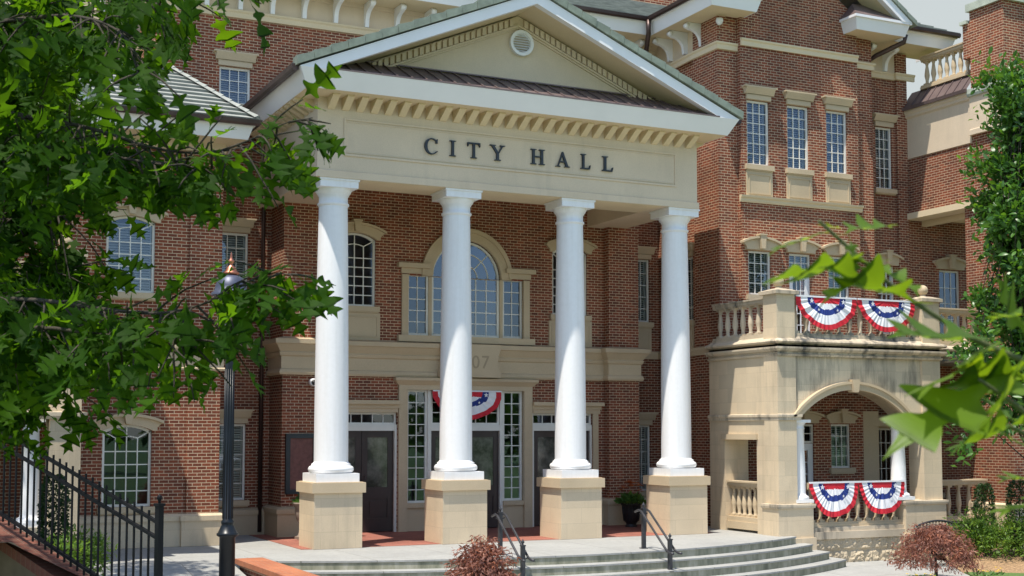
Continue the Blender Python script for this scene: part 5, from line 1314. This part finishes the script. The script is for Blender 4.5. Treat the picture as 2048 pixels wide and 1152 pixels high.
# foreground oak at the left: trunk outside the picture, limbs reaching in over the lamp
r = random.Random(7)
root = empty('oak_tree', (-1.0, 8.2, -0.6)); tag(root, 'large oak with dark lobed leaves hanging over the left side', 'tree')
tb = MB(); lv = MB(); lv.tone = []
base = Vector((-1.0, 8.2, -0.6))
tb.tube([(-1.0, 8.2, -0.6), (-1.0, 8.25, 1.5), (-0.9, 8.15, 3.5), (-0.8, 8.0, 6.5), (-0.7, 7.8, 9.5)], [0.34, 0.27, 0.24, 0.17, 0.05], 12)
BRS = dict(
  top=[(0.15,6.02,4.10), (0.48,5.43,3.88), (0.75,4.97,3.78), (0.88,4.59,3.66), (0.96,4.21,3.63)],
  top2=[(0.15,5.82,3.78), (0.43,5.25,3.70), (0.62,4.93,3.66), (0.74,4.55,3.51), (0.75,4.34,3.30)],
  mid=[(0.16,5.94,3.52), (0.52,5.34,3.36), (0.72,4.92,3.24), (0.88,4.63,3.12), (1.00,4.35,3.07), (1.10,4.19,3.08)],
  mid2=[(0.16,5.74,3.25), (0.51,5.24,3.23), (0.70,4.82,3.13), (0.87,4.52,3.05), (0.98,4.25,3.00)],
  mid3=[(1.00,4.35,3.07), (1.10,4.19,3.10), (1.16,4.05,3.13), (1.22,3.96,3.13)],
  low=[(0.18,5.88,2.68), (0.53,5.28,2.65), (0.74,4.96,2.59), (0.89,4.66,2.55), (1.00,4.38,2.57), (1.08,4.23,2.64)],
  low2=[(0.18,5.68,2.50), (0.52,5.18,2.54), (0.72,4.86,2.49), (0.86,4.57,2.46), (0.98,4.40,2.45)],
  low3=[(1.04,4.47,2.58), (1.12,4.32,2.65), (1.15,4.14,2.66), (1.19,4.06,2.64)],
  in1=[(0.08,7.07,3.94), (0.50,6.54,3.79), (0.73,6.22,3.65)],
  in2=[(0.10,7.00,3.19), (0.50,6.37,3.10), (0.74,6.03,3.09)],
  in3=[(0.10,6.80,2.85), (0.51,6.38,2.88), (0.78,6.03,2.85)],
  in5=[(0.07,6.95,4.13), (0.48,6.42,3.99), (0.75,6.08,3.87)],
  in6=[(0.09,6.98,3.51), (0.50,6.46,3.42), (0.76,6.11,3.33)],
  in7=[(0.11,6.82,2.62), (0.47,6.42,2.60), (0.77,6.05,2.61)],
  in4=[(0.11,6.83,2.39), (0.44,6.45,2.42), (0.64,5.91,2.43)],
  r1=[(1.30,1.10,2.17), (1.15,1.05,2.22), (1.06,1.04,2.24), (1.00,1.05,2.27), (0.94,1.05,2.30), (0.88,1.05,2.34), (0.85,1.05,2.36)],
  r2=[(1.26,1.07,2.08), (1.08,0.99,2.16), (0.98,0.97,2.20)],
  r3=[(1.34,1.14,2.09), (1.23,1.13,2.14), (1.15,1.11,2.16)],
)
for k in ('top', 'top2', 'mid', 'mid2', 'low', 'low2', 'in1', 'in2', 'in3', 'in4', 'in5', 'in6', 'in7'):
    p = Vector(BRS[k][0]); tb.tube([(-0.9, 8.1, p.z-0.5), tuple(Vector((-0.9, 8.1, p.z-0.5)).lerp(p, 0.5)+Vector((0, 0, 0.15))), tuple(p)], [0.06, 0.035, 0.016], 6)
LS = 0.135
for k, st, tl, nl in (('top', 0.040, 0.24, 8), ('top2', 0.035, 0.20, 8), ('mid', 0.036, 0.24, 8), ('mid2', 0.040, 0.22, 8), ('mid3', 0.05, 0.15, 5), ('low', 0.036, 0.24, 8), ('low2', 0.042, 0.22, 8), ('low3', 0.05, 0.15, 6), ('in1', 0.035, 0.42, 10), ('in2', 0.035, 0.42, 10), ('in3', 0.035, 0.42, 10), ('in4', 0.035, 0.40, 10), ('in5', 0.03, 0.42, 10), ('in6', 0.03, 0.45, 10), ('in7', 0.03, 0.42, 10)):
    oak_branch(lv, tb, BRS[k], r, st, tl, LS*(1.0 if not k.startswith('in') else 1.1), nl, droop=0.65, tpl=OAKM if not k.startswith('in') else OAK, rad=0.005 if k in ('mid3', 'low3') else 0.013, taper=0.0015, tipfade=0.85 if k in ('mid', 'mid2', 'low', 'low2', 'top', 'top2') else 0.2)
# rest of the crown, higher up and to the left
for i in range(76):
    a = Vector((-0.8, 8.0, r.uniform(4.2, 8.5))); d = Vector((r.uniform(-1, 0.75), r.uniform(-1, 0.3), r.uniform(0.05, 0.5))).normalized(); Lb = r.uniform(2.0, 3.6)
    if i >= 46: d = Vector((r.uniform(-0.35, 0.16), 1, r.uniform(0.05, 0.5))).normalized(); Lb = r.uniform(3.6, 6.6)  # extra limbs out of view, added to shade the fence and its wall
    b = a+d*Lb
    if b.z < 4.3: b.z = 4.3+r.random()*0.5
    oak_branch(lv, tb, [a, a.lerp(b, 0.5)+Vector((0, 0, 0.2)), b], r, 0.14, 0.55, 0.20, 9, rad=0.04, tipfade=0.0)
o = tb.build('trunk', 'bark', root); o.location = -base
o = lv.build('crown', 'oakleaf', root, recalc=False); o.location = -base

# close oak spray at the right edge
root = empty('oak_branch', (1.3, 1.1, 2.17)); tag(root, 'blurred bright green oak spray close to the camera at right', 'branch')
base = Vector((1.3, 1.1, 2.17)); tb = MB(); lv = MB(); lv.tone = []
for k in ('r1', 'r2', 'r3'):
    pts = [Vector(p) for p in BRS[k]]
    for _ in range(2):
        q = [pts[0]]
        for a, b in zip(pts, pts[1:]): q += [a.lerp(b, 0.25), a.lerp(b, 0.75)]
        q.append(pts[-1]); pts = q
    tb.tube(pts, [0.0042-0.0028*i/len(pts) for i in range(len(pts))], 7)
ROLL = {3: 1.0, 8: 0.35, 9: -0.45, 12: 0.45, 14: -0.5, 15: 0.7, 16: 0.4, 18: 0.3, 23: 1.2}
SPRAY = [
  ((0.875,1.054,2.349),(0.793,1.060,2.344)),
  ((0.883,1.050,2.348),(0.969,1.073,2.378)),
  ((0.883,1.050,2.352),(0.873,1.076,2.366)),
  ((0.888,1.048,2.343),(0.890,1.039,2.305)),
  ((0.914,1.048,2.320),(0.767,1.042,2.310)),
  ((0.935,1.050,2.312),(0.855,1.056,2.301)),
  ((0.970,1.046,2.282),(0.831,1.033,2.307)),
  ((0.982,1.051,2.286),(0.970,1.097,2.343)),
  ((1.025,1.032,2.260),(0.859,1.024,2.258)),
  ((1.040,1.026,2.244),(0.886,0.989,2.249)),
  ((1.062,1.038,2.240),(1.043,1.108,2.316)),
  ((1.049,1.022,2.239),(1.117,1.030,2.284)),
  ((1.054,1.020,2.234),(0.890,0.968,2.198)),
  ((1.050,0.990,2.212),(0.813,0.964,2.157)),
  ((1.063,0.995,2.212),(0.865,0.961,2.164)),
  ((1.055,0.988,2.212),(0.933,0.929,2.150)),
  ((1.068,0.994,2.202),(0.953,0.980,2.229)),
  ((1.091,1.000,2.265),(1.101,1.071,2.293)),
  ((1.113,1.016,2.203),(0.946,0.987,2.180)),
  ((1.189,1.094,2.156),(1.034,1.081,2.145)),
  ((1.184,1.097,2.150),(1.170,1.157,2.186)),
  ((1.179,1.099,2.150),(1.059,1.071,2.118)),
  ((1.200,1.091,2.128),(1.088,1.055,2.140)),
  ((1.112,1.014,2.235),(1.136,1.108,2.320)),
  ((1.293,1.162,2.066),(1.151,1.119,2.077)),
  ((1.281,1.166,2.090),(1.193,1.152,2.104)),
]
for i, (a, b) in enumerate(SPRAY):
    if i in (8, 10, 11, 13, 21): continue
    a, b = Vector(a), Vector(b); d = b-a
    put_leaf(lv, OAKF, a, d, d.length, ROLL.get(i, r.uniform(-0.4, 0.4)), r.uniform(0.2, 1.0))
o = tb.build('twig', 'twig', root); o.location = -base
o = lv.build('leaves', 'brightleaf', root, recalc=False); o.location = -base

def crown_tree(name, label, cat, loc, blobs, n, tpl, size, leafm, trunk, seed, up=0.25, group=None, branches=True, inner=0.55):
    """blobs: (centre, radii) ellipsoids in local coordinates; leaves gathered in clumps near their surface"""
    r = random.Random(seed); root = empty(name, loc); tag(root, label, cat, group)
    g = MB(); g.tone = []; tb = MB()
    if trunk: tb.tube(trunk[0], trunk[1], 8)
    wts = [rx*ry*rz for _, (rx, ry, rz) in blobs]; tot = sum(wts)
    for (c, rad), w_ in zip(blobs, wts):
        c = Vector(c); nc = max(3, int(n*w_/tot/14))
        for _ in range(nc):
            v = rvec(r); q = r.uniform(inner, 1.05) if r.random() < 0.8 else r.uniform(0.2, inner)
            p = c+Vector((v.x*rad[0]*q, v.y*rad[1]*q, v.z*rad[2]*q)); tone0 = r.random(); cs = size*r.uniform(1.0, 2.2)
            if branches and trunk and r.random() < 0.22:
                t0 = Vector(trunk[0][min(len(trunk[0])-1, 1+int(r.random()*(len(trunk[0])-1)))]); tb.tube([t0, t0.lerp(p, 0.6)+Vector((0, 0, 0.05)), p], [0.016, 0.008, 0.003], 5)
            for _k in range(14):
                lp = p+rvec(r)*cs*r.random()**0.5
                d = (v*0.6+rvec(r)+Vector((0, 0, up))).normalized(); put_leaf(g, tpl, lp, d, size*r.uniform(0.7, 1.25), r.uniform(-1.6, 1.6), min(1, max(0, 0.65*tone0+0.35*r.random())))
    if trunk: tb.build('trunk', 'bark', root)
    g.build('crown', leafm, root, recalc=False); return root

# magnolia by the right wing
bl = []
rm = random.Random(21)
for i in range(64):
    t = i/63; z = 3.6+6.4*t; R0 = 1.25*(1-abs(t-0.30)*0.7)
    a = rm.uniform(0, 6.28); q = math.sqrt(rm.random()); bl.append(((R0*0.75*q*math.cos(a), R0*0.75*q*math.sin(a), z), (0.5, 0.5, 0.42)))
bl += [((-1.05, 0.5, 4.4), (0.42, 0.4, 0.5)), ((-1.2, 0.58, 3.6), (0.35, 0.35, 0.4)), ((-1.3, 0.6, 2.6), (0.26, 0.26, 0.42)), ((-0.7, 0.3, 3.2), (0.4, 0.4, 0.35)), ((-1.15, 0.1, 4.6), (0.35, 0.4, 0.4)), ((-0.5, -0.1, 2.9), (0.4, 0.4, 0.3))]
crown_tree('magnolia_tree', 'tall glossy green magnolia in front of the right brick wing', 'tree', (20.95, 19.3, -0.62), bl, 22000, SIMPLE, 0.16, 'magleaf', ([(0,0,0), (0.05,0,2), (0,0.05,4.5), (0.02,0,8), (0,0,10)], [0.13, 0.11, 0.08, 0.05, 0.015]), 5, up=0.5, inner=0.3)
# small tree at far left, behind the oak leaves
bl = [((rm.uniform(-1.2, 0.75), rm.uniform(-1.0, 1.0), rm.uniform(1.9, 4.6)), (0.55, 0.55, 0.45)) for _ in range(20)]+[((rm.uniform(-1.3, 1.5), rm.uniform(-1.2, 1.2), rm.uniform(5.0, 8.6)), (0.7, 0.7, 0.55)) for _ in range(26)]
crown_tree('garden_tree', 'green garden tree at the left edge behind the iron fence', 'tree', (0.75, 19.4, 0.3), bl, 11000, SIMPLE, 0.13, 'gardenleaf', ([(0,0,0), (0,0,1.5), (0.1,0,3), (0.1,0,6), (0,0,8.6)], [0.13, 0.12, 0.10, 0.06, 0.01]), 9)
# clipped boxwoods
def clipped(loc, rx, h, label, seed, n=1500):
    r = random.Random(seed); root = empty('boxwood', loc); tag(root, label, 'shrub'); g = MB(); g.tone = []
    for _ in range(n):
        a = r.uniform(0, 6.28); z = h*r.random(); rr = rx*(0.86+0.14*math.sin(3*a+seed))*math.sqrt(max(0.05, 1-max(0, (z/h-0.75)/0.25)**2*0.85))*r.uniform(0.72, 1.03)
        p = Vector((rr*math.cos(a), rr*math.sin(a), z)); put_leaf(g, TINY, p, (Vector((math.cos(a), math.sin(a), 0.4))+rvec(r)*0.9), 0.05*r.uniform(0.8, 1.5), r.uniform(-1.5, 1.5), r.random())
    g.build('foliage', 'boxleaf', root, recalc=False)
    t = MB(); t.tube([(0,0,0), (0,0,h*0.8)], [0.03, 0.01], 6); t.build('stem', 'bark', root)
clipped((2.45, 20.6, 0.3), 0.21, 1.18, 'clipped dark column boxwood behind the iron fence', 1, 2200)
clipped((21.5, 21.2, -0.50), 0.22, 1.5, 'clipped dark column boxwood between the green shrub and the right balustrade', 2, 2200)
clipped((22.3, 21.0, -0.50), 0.30, 1.55, 'clipped dark column boxwood at the right edge of the picture', 3, 2600)
# loose green shrubs
def shrub(loc, rx, h, label, seed, n, group=None, mat='shrubleaf', tpl=NARROW, size=0.085):
    bl = [((math.cos(q)*rx*0.45, math.sin(q)*rx*0.45, h*0.45), (rx*0.6, rx*0.6, h*0.5)) for q in (0.3, 1.7, 3.0, 4.4, 5.5)]+[((0, 0, h*0.6), (rx*0.6, rx*0.6, h*0.5))]
    return crown_tree('shrub', label, 'shrub', loc, bl, n, tpl, size, mat, ([(0,0,0), (0.02,0,h*0.6)], [0.03, 0.008]), seed, up=0.6, group=group, inner=0.4)
shrub((20.3, 20.3, -0.45), 0.62, 0.90, 'loose yellow green shrub just right of the metal bench', 31, 4200)
shrub((20.85, 19.65, -0.42), 0.80, 0.86, 'loose green shrub at the right edge below the magnolia', 32, 4200)
shrub((2.75, 19.6, 0.1), 0.42, 0.62, 'low bright green shrub under the iron fence', 34, 1600)
shrub((2.35, 18.6, 0.25), 0.35, 0.45, 'small green ground plant beside the sloping garden wall', 35, 1000)
# red maples: weeping fine foliage on arching stems
def maple(loc, rx, h, label, seed, n, stem=0.0):
    r = random.Random(seed); root = empty('red_maple', loc); tag(root, label, 'shrub', 'small red lace leaf maples'); g = MB(); g.tone = []; tb = MB()
    hub = Vector((0, 0, h*0.45)); tb.tube([(0.02, 0, 0), (0.05, 0.02, h*0.25), tuple(hub)], [0.035, 0.03, 0.022], 7)
    for _ in range(n):
        a = r.uniform(0, 6.28); el = r.uniform(-0.25, 1.5); k = r.uniform(0.72, 1.05)*(1+0.10*math.sin(4*a+seed)+0.06*math.sin(9*a))
        v = Vector((math.cos(a)*math.cos(el)*rx, math.sin(a)*math.cos(el)*rx, 0))*k; z = h*0.42+math.sin(el)*h*0.55*k-0.08*h*(1-math.sin(max(0, el)))*r.random()
        e = Vector((v.x, v.y, z))
        if r.random() < 0.14: tb.tube([hub, hub.lerp(e, 0.55)+Vector((0, 0, 0.10*h)), e], [0.007, 0.004, 0.0015], 4)
        t0 = r.random()
        for _k in range(14):
            p = e+Vector((r.uniform(-1, 1), r.uniform(-1, 1), r.uniform(-0.7, 0.5)))*0.075
            d = (Vector((v.x, v.y, 0)).normalized()*0.6+Vector((0, 0, -0.45))+rvec(r)*0.8); put_leaf(g, NARROW, p, d, 0.066*r.uniform(0.7, 1.3), r.uniform(-1.5, 1.5), 0.6*t0+0.4*r.random())
    tb.build('trunk', 'bark', root); g.build('crown', 'mapleleaf', root, recalc=False)
maple((6.72, 14.75, -0.6), 0.44, 1.40, 'small red lace leaf maple in front of the steps', 3, 520)
maple((17.75, 18.75, -0.6), 0.66, 0.98, 'small red lace leaf maple in front of the metal bench', 4, 620)
# low flowers in the bed at the bottom right
def flowers(loc, label, seed):
    r = random.Random(seed); root = empty('flower_clump', loc); tag(root, label, 'flowers', 'yellow flowers at the bottom edge'); g = MB(); g.tone = []; f = MB()
    for _ in range(90): put_leaf(g, NARROW, Vector((r.uniform(-.28, .28), r.uniform(-.2, .2), r.uniform(0, .10))), rvec(r)+Vector((0, 0, 0.8)), 0.11, r.uniform(-1, 1), r.random())
    for _ in range(9):
        c = Vector((r.uniform(-.25, .25), r.uniform(-.15, .15), r.uniform(.12, .2)))
        for k in range(6): put_leaf_f(f, c, k)
    g.build('foliage', 'flowerleaf', root, recalc=False); f.build('blossom', 'yellow', root, recalc=False)
def put_leaf_f(f, c, k, s=0.04):
    a = k*math.pi/3; d = Vector((math.cos(a), math.sin(a), 0.4)); m = rot_to(d); f.add([tuple(c+m @ (Vector(v)*s)) for v in ((0,0,0), (0.3,0.5,0), (0,1,0), (-0.3,0.5,0))], [(0,1,2,3)])
flowers((17.05, 18.3, -0.6), 'yellow flower clump left of the right red maple', 1)
flowers((18.75, 18.45, -0.6), 'yellow flower clump right of the right red maple', 2)

# planters in the portico
root = empty('flower_pot', (15.32, 25.55, 0.0)); tag(root, 'black ribbed pot with orange flowers by the right portico wall', 'planter')
g = MB(); g.lathe([(0.13, 0), (0.14, 0.03), (0.11, 0.06), (0.12, 0.09), (0.165, 0.14), (0.185, 0.30), (0.20, 0.46), (0.235, 0.50), (0.235, 0.54), (0.20, 0.545), (0.19, 0.50)], n=28)
for i in range(16): a = 2*math.pi*i/16; g.tube([(0.165*math.cos(a), 0.165*math.sin(a), 0.14), (0.19*math.cos(a), 0.19*math.sin(a), 0.32), (0.203*math.cos(a), 0.203*math.sin(a), 0.46)], 0.012, 5)
g.build('pot', 'pot', root)
rp = random.Random(8); g = MB(); g.tone = []; f = MB()
for _ in range(420):
    a = rp.uniform(0, 6.28); q = rp.random()**0.6; p = Vector((0.30*q*math.cos(a), 0.30*q*math.sin(a), 0.52+0.22*(1-q*q)*rp.random())); put_leaf(g, SIMPLE, p, Vector((math.cos(a)*q, math.sin(a)*q, 0.6))+rvec(rp)*0.5, 0.11*rp.uniform(0.7, 1.3), rp.uniform(-1, 1), rp.random())
for _ in range(34):
    a = rp.uniform(0, 6.28); q = rp.random(); c = Vector((0.34*q*math.cos(a), 0.34*q*math.sin(a), 0.72+0.18*(1-q*q)+rp.uniform(-.02, .12)))
    for k in range(6): put_leaf_f(f, c, k, 0.075)
g.build('leaves', 'flowerleaf', root, recalc=False); f.build('blossom', 'orange', root, recalc=False)
root = empty('stone_urn', (7.78, 25.5, 0.0)); tag(root, 'brown stone urn with light green plant half hidden behind the leftmost pedestal', 'planter')
g = MB(); g.box(-0.17, 0.17, -0.17, 0.17, 0, 0.06); g.lathe([(0.15, 0.06), (0.13, 0.10), (0.10, 0.2), (0.12, 0.24), (0.10, 0.28), (0.17, 0.40), (0.20, 0.55), (0.19, 0.62), (0.26, 0.70), (0.26, 0.73), (0.18, 0.72)], n=24); g.build('urn', 'urn', root)
g = MB(); g.tone = []
for _ in range(170):
    a = rp.uniform(0, 6.28); q = rp.random()**0.6; put_leaf(g, SIMPLE, Vector((0.17*q*math.cos(a), 0.17*q*math.sin(a), 0.70+0.26*(1-q)*rp.random())), Vector((math.cos(a)*q, math.sin(a)*q, 0.8))+rvec(rp)*0.5, 0.11*rp.uniform(0.7, 1.3), rp.uniform(-1, 1), rp.random())
g.build('plant', 'flowerleaf', root, recalc=False)

# trees and lawn across the street behind the camera: seen only mirrored in the windows
rb = random.Random(77)
g = MB(); g.tone = []
for i in range(26):
    x = -70+6*i+rb.uniform(-2, 2); y = -44+rb.uniform(-8, 6); hgt = rb.uniform(5, 8)
    for k in range(11):
        c = Vector((x+rb.uniform(-2.5, 2.5), y+rb.uniform(-2, 2), hgt*rb.uniform(0.25, 0.95)))
        for j in range(42):
            v = rvec(rb); put_leaf(g, TINY, c+Vector((v.x*2.0, v.y*2.0, v.z*1.7)), rvec(rb), 0.9*rb.uniform(0.7, 1.3), rb.uniform(-1.5, 1.5), rb.random())
o = g.build('distant_woods', 'gardenleaf', recalc=False); tag(o, 'row of distant green trees mirrored in the window panes', 'trees', kind='stuff')
